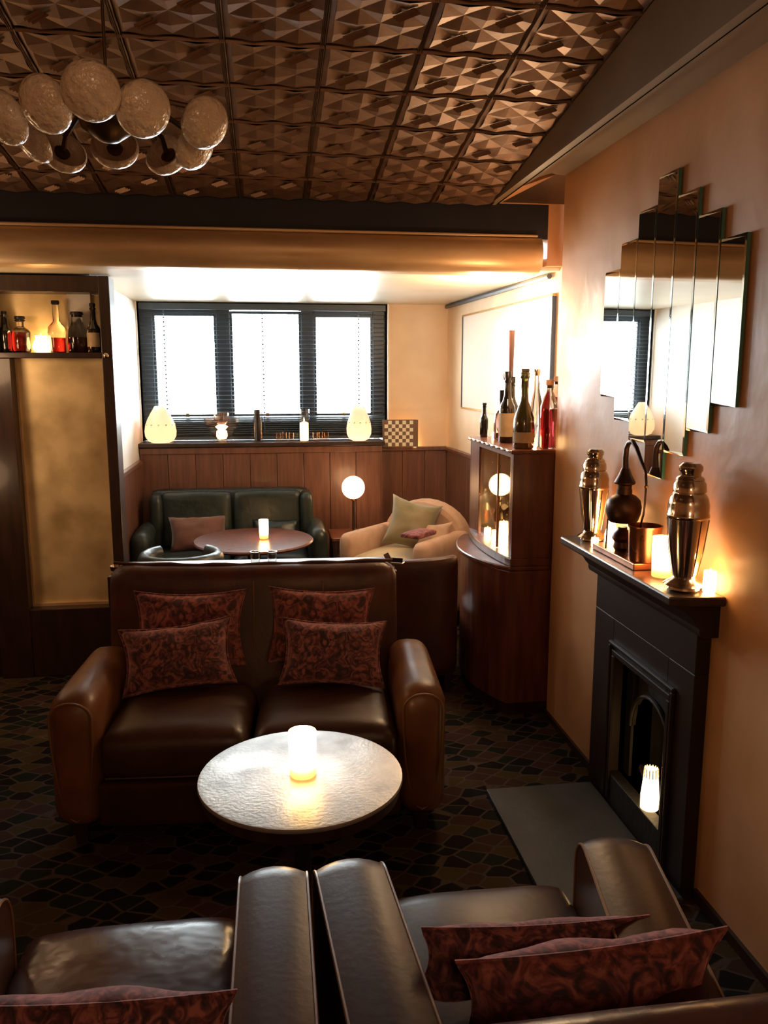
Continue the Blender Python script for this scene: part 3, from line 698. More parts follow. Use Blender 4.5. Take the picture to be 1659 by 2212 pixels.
for i, (x, y, lab) in enumerate(((.075, -.01, 'small glass tumbler nearest the tube vase on the sill'), (.118, .03, 'small glass tumbler set back, second from the tube vase'), (.165, -.02, 'small glass tumbler just before the candle cylinder, tube vase side'), (.335, -.015, 'small glass tumbler just past the candle cylinder on the sill'), (.378, .03, 'small glass tumbler set back, two past the candle cylinder'), (.415, -.01, 'small glass tumbler nearest the far egg lamp on the sill'))):
    t = thing('glass_tumbler', lab, 'glass', (x, SY + y, ST), 0, 'little tumblers on the window sill')
    bm = new(); lathe(bm, [(0, 0), (.019, 0), (.021, .064), (.0195, .064), (.018, .008), (0, .008)], 12); obj('glass_body', bm, 'thin_pink', t, smooth=True)
# chessboard leaning in the corner
cb = thing('chessboard', 'small checkered board standing on the corner panelling', 'board', (.945, 5.885, 1.063), 2)
boxo('board_frame', -.118, .130, -.004, .012, 0, .20, 'check_brown', cb, bevel=.002)
boxo('box_side', .130, .145, -.004, .022, 0, .198, 'check_brown', cb)
sq = .0262
for i in range(8):
    for j in range(7):
        boxo('square', -.105 + i * .0265, -.105 + i * .0265 + sq, -.0075, -.004, .008 + j * .0265, .008 + j * .0265 + sq, 'ivory' if (i + j) % 2 else 'check_brown', cb)
tealight('tealight', 'hidden tealight glowing on the panelling behind the chessboard', (1.07, 5.905, 1.062), r=.015, h=.028)
lamp('corner_tealight_light', (1.0, 5.925, 1.16), .9, CAND, .015)

# ---- alcove wall mirror: a white sheet stands in for its bright reflection
pc = thing('framed_pale_mirror', 'large framed mirror behind the bottles, its bright reflection painted as a pale sheet', 'picture', (1.352, 5.50, 1.37), 2.75)
boxo('painted_reflection', -.030, -.012, -1.55, 0, .0, .60, 'mirror_pale', pc)
for a, b, c_, d in ((-1.56, .01, -.012, 0), (-1.56, .01, .60, .612)): boxo('frame_rail', -.036, -.006, a, b, c_, d, 'brass', pc)
for a in (-1.56, .0): boxo('frame_stile', -.036, -.006, a, a + .010, 0, .60, 'frame', pc)

# ================================================================== BAR CABINET
bc = thing('bar_cabinet', 'tall mahogany bar cabinet with mirrored glazed top and bow-fronted base', 'cabinet', (0, 3.52, 0))
def bow(x0, xb, y0, y1, xback, n=14, s=0.0):
    """plan outline with a bowed front (towards -x)"""
    p_ = []
    for i in range(n + 1):
        t = i / n; p_.append((x0 + (xb - x0) * math.sin(PI * t) ** .8 + s * t, y0 + (y1 - y0) * t))
    return p_ + [(xback, y1), (xback, y0)]
bm = new(); prism(bm, bow(1.085, .975, 0, .79, 1.375, s=-.01), 'z', .06, .70); obj('lower_body', bm, 'wood_red', bc, bevel=.004)
bm = new(); prism(bm, bow(1.095, .99, .01, .78, 1.37, s=-.01), 'z', 0, .06); obj('plinth', bm, 'wood_dark', bc)
bm = new(); prism(bm, bow(1.080, .955, 0.001, .80, 1.375, s=-.02), 'z', .70, .722); obj('serpentine_ledge', bm, 'wood_red', bc, smooth=True, angle=30, bevel=.006)
bm = new(); prism(bm, bow(1.087, 1.045, 0.002, .79, 1.375), 'z', .722, .760); obj('cabinet_step', bm, 'wood_red', bc, bevel=.005)
# upper carcass
boxo('side_panel', 1.088, 1.375, 0.001, .018, .760, 1.240, 'wood_red', bc, bevel=.002)
boxo('side_panel', 1.088, 1.375, .770, .788, .760, 1.240, 'wood_red', bc, bevel=.002)
boxo('back_panel', 1.360, 1.375, .018, .770, .760, 1.240, 'antique', bc)
boxo('cabinet_top', 1.076, 1.377, -.004, .800, 1.240, 1.258, 'wood_red', bc, bevel=.004)
boxo('front_stile', 1.088, 1.104, .018, .040, .760, 1.240, 'wood_red', bc, bevel=.002)
boxo('front_stile', 1.088, 1.104, .60, .770, .760, 1.240, 'wood_red', bc, bevel=.002)
boxo('front_rail', 1.088, 1.104, .040, .60, 1.222, 1.240, 'wood_red', bc)
boxo('mirrored_end', 1.10, 1.36, .755, .769, .762, 1.238, 'antique', bc)
boxo('inner_shelf', 1.13, 1.36, .018, .750, 1.00, 1.006, 'pane', bc)
for a, b in ((.040, .245), (.25, .60)):
    d = boxo('glass_door', 1.092, 1.096, a, b, .762, 1.222, 'pane', bc)
    boxo('door_edge', 1.088, 1.100, a, a + .006, .762, 1.222, 'brass', d)
for i in range(9): # scalloped silver edge on the top
    bm = new(); lathe(bm, [(0, -.006), (.030, -.004), (.034, 0), (.030, .004), (0, .006)], 14, c=(1.080, .04 + i * .088, 1.252), sx=.4, sy=1.15); obj('scallop', bm, 'silver', bc, smooth=True)
tealight('tealight', 'bright tealight inside the glazed bar cabinet, near end', (1.130, 3.79, .7605), r=.022, h=.12)
tealight('tealight', 'low tealight inside the glazed bar cabinet, middle', (1.135, 3.93, .7605), r=.024, h=.05)
tealight('tealight', 'small tealight inside the glazed bar cabinet, far end', (1.130, 4.08, .7605), r=.018, h=.035)
for i, (x, y, h) in enumerate(((1.22, 3.92, .16), (1.25, 4.04, .14), (1.20, 4.12, .18), (1.27, 4.20, .15))):
    bottle('cut_glass_decanter', ('clear decanter nearest the bright tealight inside the bar cabinet', 'shorter clear decanter in the middle of the bar cabinet', 'tallest clear decanter towards the back of the bar cabinet', 'clear decanter at the far end inside the bar cabinet')[i], (x, y, .7605), decant(.028, h, .010), 'glass', 'liquor_amber', h * .4, ('glass', .014, .012), group='decanters inside the bar cabinet', cat='decanter', seg=16)
lamp('cabinet_candle_light', (1.17, 3.95, .93), 1.0, CAND, .015)

CT = 1.2585
G = 'bottles on the bar cabinet'
bottle('spirit_bottle', 'small dark bottle at the far edge of the bar cabinet top', (1.150, 4.27, CT), wine(.022, .17, .010), 'glass_dark', stopper=('black', .012, .01), group=G)
bottle('spirit_bottle', 'clear corked bottle at the back of the bar cabinet top', (1.262, 4.26, CT), wine(.036, .315, .013, .5), 'glass', stopper=('cork', .015, .020), group=G)
bottle('spirit_bottle', 'squat faceted pink bottle with a dark base and black neck on the bar cabinet', (1.205, 4.13, CT), [(.036, 0), (.040, .006), (.042, .09), (.036, .125), (.018, .15), (.013, .16), (.013, .20)], 'pink_glass', 'liquor_amber', .035, ('black', .014, .05), group=G, seg=10)
bottle('spirit_bottle', 'olive glass bottle partly hidden behind the cream-labelled bottle', (1.235, 4.05, CT), wine(.036, .29, .013), 'glass_green', stopper=('foil', .015, .03), group=G)
bottle('spirit_bottle', 'dark bottle with a large cream label on the bar cabinet', (1.175, 3.93, CT), wine(.040, .315, .015, .52), 'glass_dark', stopper=('foil', .017, .03), lab=(.03, .145, .0405, 'label'), group=G)
bottle('spirit_bottle', 'large dark long-necked bottle with a small cream label on the bar cabinet', (1.158, 3.605, CT), [(.044, 0), (.049, .006), (.050, .09), (.046, .14), (.032, .18), (.019, .215), (.017, .25), (.0175, .315), (.021, .318), (.021, .34), (.018, .345)], 'glass_green', 'liquor_amber', .12, ('foil', .019, .012), lab=(.028, .075, .0505, 'label'), group=G)
bottle('spirit_bottle', 'tall clear swing-top bottle next to the red liqueur on the bar cabinet', (1.245, 3.70, CT), [(.030, 0), (.034, .006), (.034, .16), (.026, .21), (.015, .26), (.013, .34)], 'glass', stopper=('silver', .016, .016), group=G)
bottle('spirit_bottle', 'clear corked bottle half full of red liqueur on the bar cabinet', (1.268, 3.585, CT), [(.036, 0), (.040, .006), (.040, .19), (.030, .225), (.016, .26), (.015, .285)], 'glass', 'liquor_red', .18, ('cork', .018, .022), group=G)
bottle('spirit_bottle', 'full red liqueur bottle half hidden by the chimney breast', (1.345, 3.70, CT), [(.033, 0), (.037, .006), (.037, .20), (.028, .24), (.016, .27), (.015, .30)], 'glass', 'liquor_red', .23, ('cork', .017, .022), group=G)
tealight('tealight', 'tealight between the big dark bottle and the swing-top bottle', (1.205, 3.60, CT), r=.013, h=.05)
tealight('tealight', 'tealight at the wall behind the red liqueur bottle', (1.36, 3.62, CT), r=.016, h=.09)
tealight('tealight', 'tealight at the far corner of the bar cabinet top', (1.215, 4.30, CT), r=.012, h=.022)
# tall candlestick lamp
tl = thing('torch_lamp', 'slim brown stemmed lamp with a glowing glass bowl on the bar cabinet', 'lamp', (1.275, 4.215, CT))
bm = new(); lathe(bm, [(0, 0), (.034, 0), (.034, .008), (.012, .02), (.010, .20), (.0125, .35), (.0165, .545), (.018, .56), (0, .56)], 20); obj('stem', bm, mat('chestnut_stem', (.10, .035, .018), .35), tl, smooth=True)
bm = new(); lathe(bm, [(0, .561), (.03, .565), (.058, .580), (.075, .598), (.072, .600), (0, .600)], 28); obj('glass_bowl', bm, 'bulb_glow', tl, smooth=True)
lamp('shelf_top_fill_light', (1.12, 3.56, 1.72), 5, (1.0, .60, .30), .02)  # added light floating above the tealights to brighten the gilt beam's end
lamp('torch_light', (1.13, 4.22, 1.92), 20, (1.0, .66, .36), .04)

# ================================================================== CHIMNEY BREAST
fp = thing('fireplace', 'dark painted fireplace surround with moulded mantel on the ochre wall', 'fireplace', (XW, 2.53, 0))
X1 = -.045
boxo('jamb', X1, .0, -.395, -.235, .0, .72, 'wood_black', fp, bevel=.003)
boxo('jamb', X1, .0, .175, .345, .0, .72, 'wood_black', fp, bevel=.003)
boxo('frieze', X1, .0, -.395, .345, .72, .86, 'wood_black', fp, bevel=.003)
boxo('lintel', X1, .0, -.235, .175, .602, .72, 'wood_black', fp, bevel=.002)
boxo('base_panel', X1, .0, -.235, .175, .0, .128, 'iron', fp, bevel=.003)
# raised inner mouldings
bm = new()
def frame_profile(bm, ya, yb_, zt, zb, w_, x0, x1):
    box(bm, x0, x1, ya, yb_, zt - w_, zt); box(bm, x0, x1, ya, ya + w_, zb, zt - w_); box(bm, x0, x1, yb_ - w_, yb_, zb, zt - w_)
frame_profile(bm, -.292, .188, .637, .03, .014, X1 - .013, X1 + .001); obj('outer_moulding', bm, 'wood_black', fp, bevel=.004)
bm = new(); frame_profile(bm, -.268, .170, .608, .03, .022, X1 - .008, X1 + .001); obj('inner_moulding', bm, 'wood_black', fp, bevel=.004)
# cornice under the shelf (profile in x,z) with returns
pr = [(0, .845), (-.046, .845), (-.056, .850), (-.060, .862), (-.060, .872), (-.072, .885), (-.085, .905), (-.108, .925), (-.125, .932), (-.135, .945), (0, .945)]
bm = new(); prism(bm, pr, 'y', -.43, .40); obj('cornice', bm, 'wood_black', fp, smooth=True, angle=30)
bm = new(); prism(bm, [(0, -.46), (-.16, -.435), (-.16, .44), (-.15, .46), (0, .46)], 'z', .945, .974); obj('mantel_shelf', bm, 'wood_dark', fp, bevel=.006)
# firebox with an arched cast insert
bm = new()
box(bm, .16, .18, -.25, .19, .08, .64); box(bm, .0, .16, -.25, -.235, .08, .64); box(bm, .0, .16, .17, .19, .08, .64); box(bm, 0, .16, -.235, .17, .60, .64); box(bm, 0, .16, -.235, .17, .10, .13)
obj('firebox', bm, 'iron', fp)
bm = new(); A = []; n = 16
for i in range(n + 1):
    a = PI * i / n; A.append((-.03 + .15 * math.cos(a), .33 + .16 * math.sin(a)))
for i in range(n):
    p0, p1 = A[i], A[i + 1]
    vs = [bm.verts.new((.02, p0[0], p0[1])), bm.verts.new((.02, p1[0], p1[1])), bm.verts.new((.02, p1[0], .60)), bm.verts.new((.02, p0[0], .60))]; bm.faces.new(vs)
box(bm, .015, .025, -.235, -.18, .13, .60); box(bm, .015, .025, .12, .17, .13, .60)
insert = obj('arched_insert', bm, 'iron', fp)
sm = insert.modifiers.new('thick', 'SOLIDIFY'); sm.thickness = .012
bm = new(); tube(bm, [(.012, -.03 + .15 * math.cos(PI * i / 16), .33 + .16 * math.sin(PI * i / 16)) for i in range(17)], .008, 8); obj('arch_bead', bm, 'iron', fp, smooth=True)
bm = new(); tube(bm, [(.05, .10, .16), (.03, .05, .20), (.02, -.02, .165), (.03, -.08, .19)], .010, 8); obj('ember_guard', bm, 'copper_dark', fp, smooth=True)
tag(S(boxo('hearth', .80, 1.222, 2.10, 2.83, 0, .02, 'slate', bevel=.004)), 'dark slate hearth slab on the carpet in front of the fireplace', 'hearth')
t = thing('ribbed_candle_glass', 'tall ribbed white candle glass glowing inside the fireplace', 'candle', (1.262, 2.425, .130), 0)
bm = new(); lathe(bm, [(0, 0), (.026, 0), (.030, .003), (.031, .05), (.030, .055)], 24); obj('glass_base', bm, 'flame_dim', t, smooth=True)
bm = new(); lathe(bm, [(.030, .055), (.022, .145), (.020, .145), (.026, .055)], 24); obj('glowing_glass', bm, 'flame_dim', t, smooth=True)
for k in range(14):
    a = 2 * PI * k / 14; bm = new(); tube(bm, [(.0245 * math.cos(a), .0245 * math.sin(a), .118), (.0225 * math.cos(a), .0225 * math.sin(a), .150)], .0018, 6); obj('rib', bm, 'ivory', t)
lamp('firebox_light', (1.27, 2.50, .28), .05, CAND, .015)

# ---- on the mantel
MZ = .9745
def shaker(label, loc, s):
    t = thing('cocktail_shaker', label, 'cocktail shaker', loc, 0, 'silver cocktail shakers on the mantel')
    def sc_(l): return [(r * s, z * s) for r, z in l]
    bm = new(); lathe(bm, sc_([(0, 0), (.044, 0), (.047, .004), (.046, .010), (.060, .016), (.050, .024), (.036, .032), (.033, .040), (0, .040)]), 32); obj('foot', bm, 'silver', t, smooth=True)
    bm = new(); lathe(bm, sc_([(.033, .038), (.036, .05), (.047, .12), (.054, .18), (.0575, .215)]), 10 * 4); obj('tapered_body', bm, 'silver', t, smooth=True)
    bm = new(); lathe(bm, sc_([(.0575, .213), (.060, .217), (.060, .223), (.0575, .227), (.058, .25), (.053, .272), (.047, .282), (.043, .286), (.047, .290), (.045, .312), (.038, .322), (0, .322)]), 32); obj('shoulder_lid', bm, 'silver', t, smooth=True)
    bm = new(); lathe(bm, sc_([(.036, .320), (.040, .324), (.037, .330), (.029, .335), (.029, .345), (.033, .350), (.033, .362), (.024, .371), (0, .373)]), 28); obj('cap', bm, 'silver', t, smooth=True)
    for k in range(8):
        a = 2 * PI * k / 8 + .2
        bm = new(); tube(bm, [(.0345 * s * math.cos(a), .0345 * s * math.sin(a), .045 * s), (.0475 * s * math.cos(a), .0475 * s * math.sin(a), .12 * s), (.0575 * s * math.cos(a), .0575 * s * math.sin(a), .21 * s)], .0022, 6); obj('flute', bm, 'silver', t, smooth=True)
    return t
shaker('big silver cocktail shaker at the near end of the mantel', (1.197, 2.172, MZ), 1.0)
shaker('silver cocktail shaker at the far end of the mantel', (1.208, 2.89, MZ), .93)
pl = tag(boxo('copper_tray', 1.150, 1.262, 2.405, 2.745, MZ, MZ + .022, 'copper', bevel=.003), 'copper-topped wooden plinth under the little pot still', 'tray')
al = thing('alembic_still', 'miniature dark copper pot still with swan neck on the mantel', 'pot still', (1.198, 2.605, MZ + .0225))
bm = new(); lathe(bm, [(0, .100), (.046, .100), (.050, .106), (.058, .130), (.060, .150), (.055, .175), (.040, .190), (.026, .196), (.026, .212), (0, .212)], 32); obj('boiler', bm, 'copper_dark', al, smooth=True)
bm = new(); lathe(bm, [(.024, .210), (.024, .226), (.034, .231), (.036, .236), (.022, .262), (.013, .285), (0, .285)], 28); obj('onion_head', bm, 'copper_dark', al, smooth=True)
neck = [(0, 0, .28), (0, .004, .32), (0, 0, .352), (0, -.016, .372), (0, -.045, .378), (0, -.075, .360), (0, -.11, .325), (0, -.15, .29), (0, -.158, .25)]
bm = new(); tube(bm, neck, [.012, .010, .009, .0085, .008, .0075, .006, .005, .004], 10); obj('swan_neck', bm, 'copper_dark', al, smooth=True)
bm = new(); tube(bm, [(0, -.158, .252), (0, -.156, .19), (0, -.150, .15), (0, -.135, .118), (0, -.132, .08)], .0035, 8); obj('worm_pipe', bm, 'copper_dark', al, smooth=True)
bm = new(); lathe(bm, [(0, 0), (.007, .003), (.007, .010), (0, .013)], 10, c=(0, -.158, .236)); obj('coupling', bm, 'brass', al, smooth=True)
for k in range(3):
    a = R(30 + 120 * k); bm = new(); tube(bm, [(.050 * math.cos(a), .050 * math.sin(a), .108), (.053 * math.cos(a), .053 * math.sin(a), 0.002)], .003, 6); obj('stand_leg', bm, 'copper_dark', al)
bm = new(); lathe(bm, [(0, 0), (.022, 0), (.030, .012), (.026, .030), (.036, .044), (.030, .060), (.018, .072), (.016, .082), (0, .082)], 20); obj('spirit_burner', bm, 'copper_dark', al, smooth=True)
bm = new(); lathe(bm, [(0, 0), (.048, 0), (.049, .005), (.052, .108), (.055, .112), (.055, .117), (.050, .117), (.047, .008), (0, .008)], 28, c=(.004, -.160, 0)); bk = obj('condenser_bucket', bm, 'copper', al, smooth=True)
candle('candle_glass', 'glowing frosted candle glass beside the big cocktail shaker', (1.205, 2.325, MZ), .032, .125)
tealight('tealight', 'tealight behind the far cocktail shaker', (1.245, 2.80, MZ), r=.020, h=.13, prof=[(.018, 0), (.024, .004), (.024, .04), (.014, .075), (.008, .13)])
tealight('tealight', 'low tealight at the front edge beside the pot still', (1.170, 2.77, MZ), r=.013, h=.03)
tealight('tealight', 'tealight between the pot still and the ochre wall', (1.252, 2.655, MZ + .022), r=.016, h=.07)
tealight('tealight', 'tealight between the big cocktail shaker and the ochre wall', (1.250, 2.125, MZ), r=.018, h=.06)
lamp('mantel_light_a', (1.235, 2.105, MZ + .09), .16, CAND, .01)
lamp('mantel_light_b', (1.245, 2.72, MZ + .14), .16, CAND, .01)

# ---- stepped fan mirror
fm = thing('deco_wall_mirror', 'art deco wall mirror with seven tall silvered panes above the mantel', 'mirror', (XW, 0, 0))
ZT = [1.966, 2.050, 2.133, 2.216, 2.133, 2.051, 1.965]; ZB = [1.512, 1.431, 1.366, 1.260, 1.348, 1.427, 1.507]
for i in range(7):
    y1 = 2.990 - i * .1315; y0 = y1 - .1245; zt, zb = ZT[i], ZB[i]; e = .009
    bm = new(); box(bm, -.014, -.004, y0, y1, zb, zt); sp = obj('strip_backing', bm, 'edge_green', fm)
    d_ = .0029
    bm = new(); vs = [bm.verts.new(q_) for q_ in ((-.0145, y0, zb), (-.0145, y1, zb), (-.0145, y1, zt), (-.0145, y0, zt), (-.0175 + d_, y0 + e, zb + e), (-.0175 - d_, y1 - e, zb + e), (-.0175 - d_, y1 - e, zt - e), (-.0175 + d_, y0 + e, zt - e))]
    for a in range(4): bm.faces.new([vs[a], vs[(a + 1) % 4], vs[4 + (a + 1) % 4], vs[4 + a]])
    obj('bevel', bm, 'bevel', sp)
    bm = new(); prism(bm, [(-.0140, y0 + e), (-.0176 + d_, y0 + e), (-.0176 - d_, y1 - e), (-.0140, y1 - e)], 'z', zb + e, zt - e); obj('mirror_face', bm, 'mirror', sp)
bm = new(); box(bm, -.004, 0, 2.2, 2.9, 1.55, 1.93); obj('mount_board', bm, 'black', fm)

# ================================================================== FRONT SOFA (faces the camera)
fs = thing('leather_sofa', 'worn brown leather two-seat club sofa facing the hammered table', 'sofa', (-.085, 2.62, 0), -4)
bm = new(); box(bm, -.52, .52, .04, .80, .07, .22); obj('base', bm, 'leather', fs, bevel=.02)
bm = new(); rbox(bm, -.515, .515, .0, .06, .07, .235, .02, n=6); obj('front_apron', bm, 'leather_tan', fs, smooth=True)
for s in (-1, 1):
    a, b = sorted((s * .505, s * .675))
    bm = new(); rbox(bm, a, b, .0, .60, .06, .535, .072, n=9, puff=.012, wob=.003); obj('arm', bm, 'leather_arm', fs, smooth='all')
    bm = new(); pts = []
    for k in range(24):
        t = 2 * PI * k / 24; pts.append(((a + b) / 2 + .070 * math.cos(t), .010, .465 + .055 * math.sin(t) if math.sin(t) > 0 else .465 + .37 * math.sin(t)))
    tube(bm, pts, .004, 6, close=True); obj('arm_piping', bm, 'piping', fs, smooth=True)
    bm = new(); rbox(bm, *sorted((s * .006, s * .505)), -.015, .46, .235, .40, .055, n=10, puff=.035, wob=.004); obj('seat_cushion', bm, 'leather_seat', fs, smooth='all')
    bm = new(); tube(bm, [(s * .03, -.012, .26), (s * .48, -.012, .26)], .004, 6); obj('cushion_piping', bm, 'piping_dark', fs)
    bm = new(); lathe(bm, [(0, 0), (.022, 0), (.030, .07), (0, .07)], 12, c=(s * .59, .06, 0)); obj('foot', bm, 'wood_dark', fs)
    bm = new(); lathe(bm, [(0, 0), (.022, 0), (.030, .07), (0, .07)], 12, c=(s * .50, .74, 0)); obj('foot', bm, 'wood_dark', fs)
# backrest: leaning, dipped top edge
bm = new(); vs = rbox(bm, -.585, .585, -.085, .085, 0, .66, .07, n=12, wob=.004)
for v in vs:
    if v.co.z > .5: v.co.z -= .012 * (1 - (v.co.x / .6) ** 2) * 1.0
    if v.co.y < 0: v.co.y += .012 * max(0, 1 - abs(v.co.x) / .10) * (1 if v.co.z < .6 else 0)
bmesh.ops.transform(bm, matrix=T(-.03, .62, .176) @ RX(-9), verts=vs); obj('backrest', bm, 'leather', fs, smooth='all')
bm = new(); tube(bm, [(x - .03, .70 + .004 * math.sin(x * 9), .834 - .012 * (1 - (x / .6) ** 2) + .003 * math.sin(x * 31)) for x in [-.57 + 1.14 * i / 20 for i in range(21)]], .007, 8); obj('top_piping', bm, 'leather', fs, smooth=True)
for x in (-.03, .25):
    bm = new(); tube(bm, [(x, .575, .50), (x, .605, .68), (x, .618, .77)], .003, 6); obj('back_seam', bm, 'piping', fs)
def cushion(label, loc, rz, W, H, Tt, lean, m, roll=0, seed=0.0, group=None):
    c = thing('scatter_cushion', label, 'cushion', loc, rz, group)
    bm = new(); pillow(bm, W, H, Tt, n=18, mtx=RX(lean) @ RY(roll), seed=seed, wob=.006, pinch=.13); obj('cover', bm, m, c, smooth='all')
    bm = new(); pts = []
    n = 12; pinch = .13
    for e in range(4):
        for i in range(n):
            t = -1 + 2 * i / n
            u, v = ((t, -1), (1, t), (-t, 1), (-1, -t))[e]
            q_ = Vector((u * W / 2 * (1 - pinch * (1 - v * v)), 0, H / 2 + v * H / 2 * (1 - pinch * (1 - u * u)))); pts.append((RX(lean) @ RY(roll)) @ q_)
    tube(bm, pts, .004, 6, close=True); obj('seam_piping', bm, m, c, smooth=True)
    return c
G = 'figured cushions on the front sofa'
cushion('wine figured cushion at the back of the front sofa, left of the middle seam', (-.325, 3.13, .46), -4, .44, .30, .10, -16, 'paisley', 0, 1, G)
cushion('wine figured cushion at the back of the front sofa, right of the middle seam', (.185, 3.10, .46), -4, .42, .30, .10, -16, 'paisley', 2, 5, G)
cushion('plum figured cushion leaning in front on the left seat of the sofa', (-.345, 2.955, .436), -3, .42, .25, .13, -24, 'paisley2', -6, 9, G)
cushion('plum figured cushion leaning in front on the right seat of the sofa', (.215, 2.915, .436), -5, .40, .25, .13, -24, 'paisley2', 3, 13, G)

# ---- hammered round table
rt = thing('hammered_table', 'round hammered zinc table with a lit candle in front of the sofa', 'table', (.068, 2.09, .018))
bm = new(); lathe(bm, [(0, .482), (.264, .482), (.277, .487), (.279, .492), (.277, .4985), (.268, .500), (0, .500)], 72); obj('tabletop', bm, 'zinc', rt, smooth=True)
bm = new(); lathe(bm, [(.255, .455), (.270, .455), (.270, .484), (.255, .484), (.255, .455)], 64); obj('rim_band', bm, 'wood_dark', rt, smooth=True)
bm = new(); lathe(bm, [(0, -.018), (.035, -.018), (.03, .08), (.024, .20), (.024, .42), (.06, .47), (.10, .483), (0, .483)], 24); obj('pedestal', bm, 'wood_black', rt, smooth=True)
for k in range(4):
    a = R(45 + 90 * k); bm = new(); tube(bm, [(.02 * math.cos(a), .02 * math.sin(a), .10), (.12 * math.cos(a), .12 * math.sin(a), .06), (.21 * math.cos(a), .21 * math.sin(a), -.004)], [.018, .014, .014], 8); obj('foot', bm, 'bronze_dark', rt, smooth=True)
candle('candle_glass', 'bright frosted candle glass on the hammered table', (.073, 2.085, .5185), .037, .125)

# ---- console behind the sofa
cn = thing('console_table', 'dark glossy console table hidden behind the front sofa back', 'table', (-.07, 3.66, 0), -3)
boxo('tabletop', -.62, .63, -.09, .13, .715, .735, 'wood_dark', cn, bevel=.005)
for sx in (-.62, .62):
    for sy_ in (-.06, .10): boxo('leg', sx - .02, sx + .02, sy_ - .02, sy_ + .02, 0, .715, 'wood_dark', cn, bevel=.003)
boxo('apron', -.62, .62, -.06, .10, .66, .715, 'wood_dark', cn)
for x, y, lb in ((-.070, 3.66, 'small clear tumbler behind the sofa back, nearer the gilded panel'), (.006, 3.655, 'small clear tumbler behind the sofa back, nearer the bar cabinet')):
    t = thing('glass_tumbler', lb, 'glass', (x, y, .735), 0, 'tumblers on the console')
    bm = new(); lathe(bm, [(0, 0), (.019, 0), (.022, .062), (.020, .062), (.017, .010), (0, .010)], 20); obj('glass_body', bm, 'glass', t, smooth=True)
    bm = new(); lathe(bm, [(.0195, .0621), (.0225, .0621), (.0225, .0655), (.0195, .0655), (.0195, .0621)], 20); obj('silver_rim', bm, 'silver', t)
t = thing('menu_holder', 'small shiny menu holder at the bar cabinet end of the console', 'menu holder', (.555, 3.60, .7355), -25)
boxo('base', -.03, .05, -.02, .02, 0, .012, 'silver', t, bevel=.003)
bm = new(); box(bm, -.025, .0, -.003, .003, 0, .05, T(0, 0, .01) @ RY(-30)); obj('clip', bm, 'silver', t)
boxo('card', -.02, .045, -.004, .004, .012, .03, 'black', t)
t = thing('ashtray', 'small glinting dish at the gilded panel end of the console', 'dish', (-.675, 3.66, .7355))
bm = new(); lathe(bm, [(0, 0), (.03, 0), (.036, .02), (.032, .02), (.027, .006), (0, .006)], 20); obj('dish', bm, 'silver', t, smooth=True)

# ================================================================== NEAR ARMCHAIRS (seen from behind)
def near_arm(parent, xc, y0, y1, w_, h, rz=0.0, m='leather_tan'):
    """arm as a band running front to back, curving over at the front; piping on both edges"""
    r = .085
    pf = [(y0, .06), (y0, h - .01)]
    for k in range(9):
        a = R(90 - 90 * k / 8); pf.append((y1 - r + r * math.cos(a), h - r + r * math.sin(a)))
    pf += [(y1 - .01, .30), (y1 - .03, .06)]
    mtx = T(xc, y1, 0) @ RZ(rz) @ T(0, -y1, 0)
    bm = new(); nseg = 6; hw = w_ / 2
    rows = []
    for s_ in range(nseg + 1):
        t = -1 + 2 * s_ / nseg; crown = .012 * (1 - t * t)
        row = []
        for (y, z) in pf:
            k = max(0, min(1, (z - .06) / .5))
            row.append(bm.verts.new((t * hw * (1 if z > .1 else .97), y + (crown if y > y1 - r else 0), z + (crown if z > h - r else 0))))
        rows.append(row)
    for a, b in zip(rows, rows[1:]):
        for k in range(len(pf) - 1): bm.faces.new([a[k], b[k], b[k + 1], a[k + 1]])
        bm.faces.new([a[-1], b[-1], b[0], a[0]])
    bm.faces.new(rows[0]); bm.faces.new(rows[-1][::-1])
    bmesh.ops.transform(bm, matrix=mtx, verts=bm.verts)
    arm = obj('arm', bm, m, parent, smooth=True, angle=55)
    for s_ in (-1, 1):
        bm = new(); tube(bm, [mtx @ Vector((s_ * hw, y, z)) for y, z in pf[1:-1]], .0035, 6); obj('piping', bm, 'piping', arm, smooth=True)
    return arm
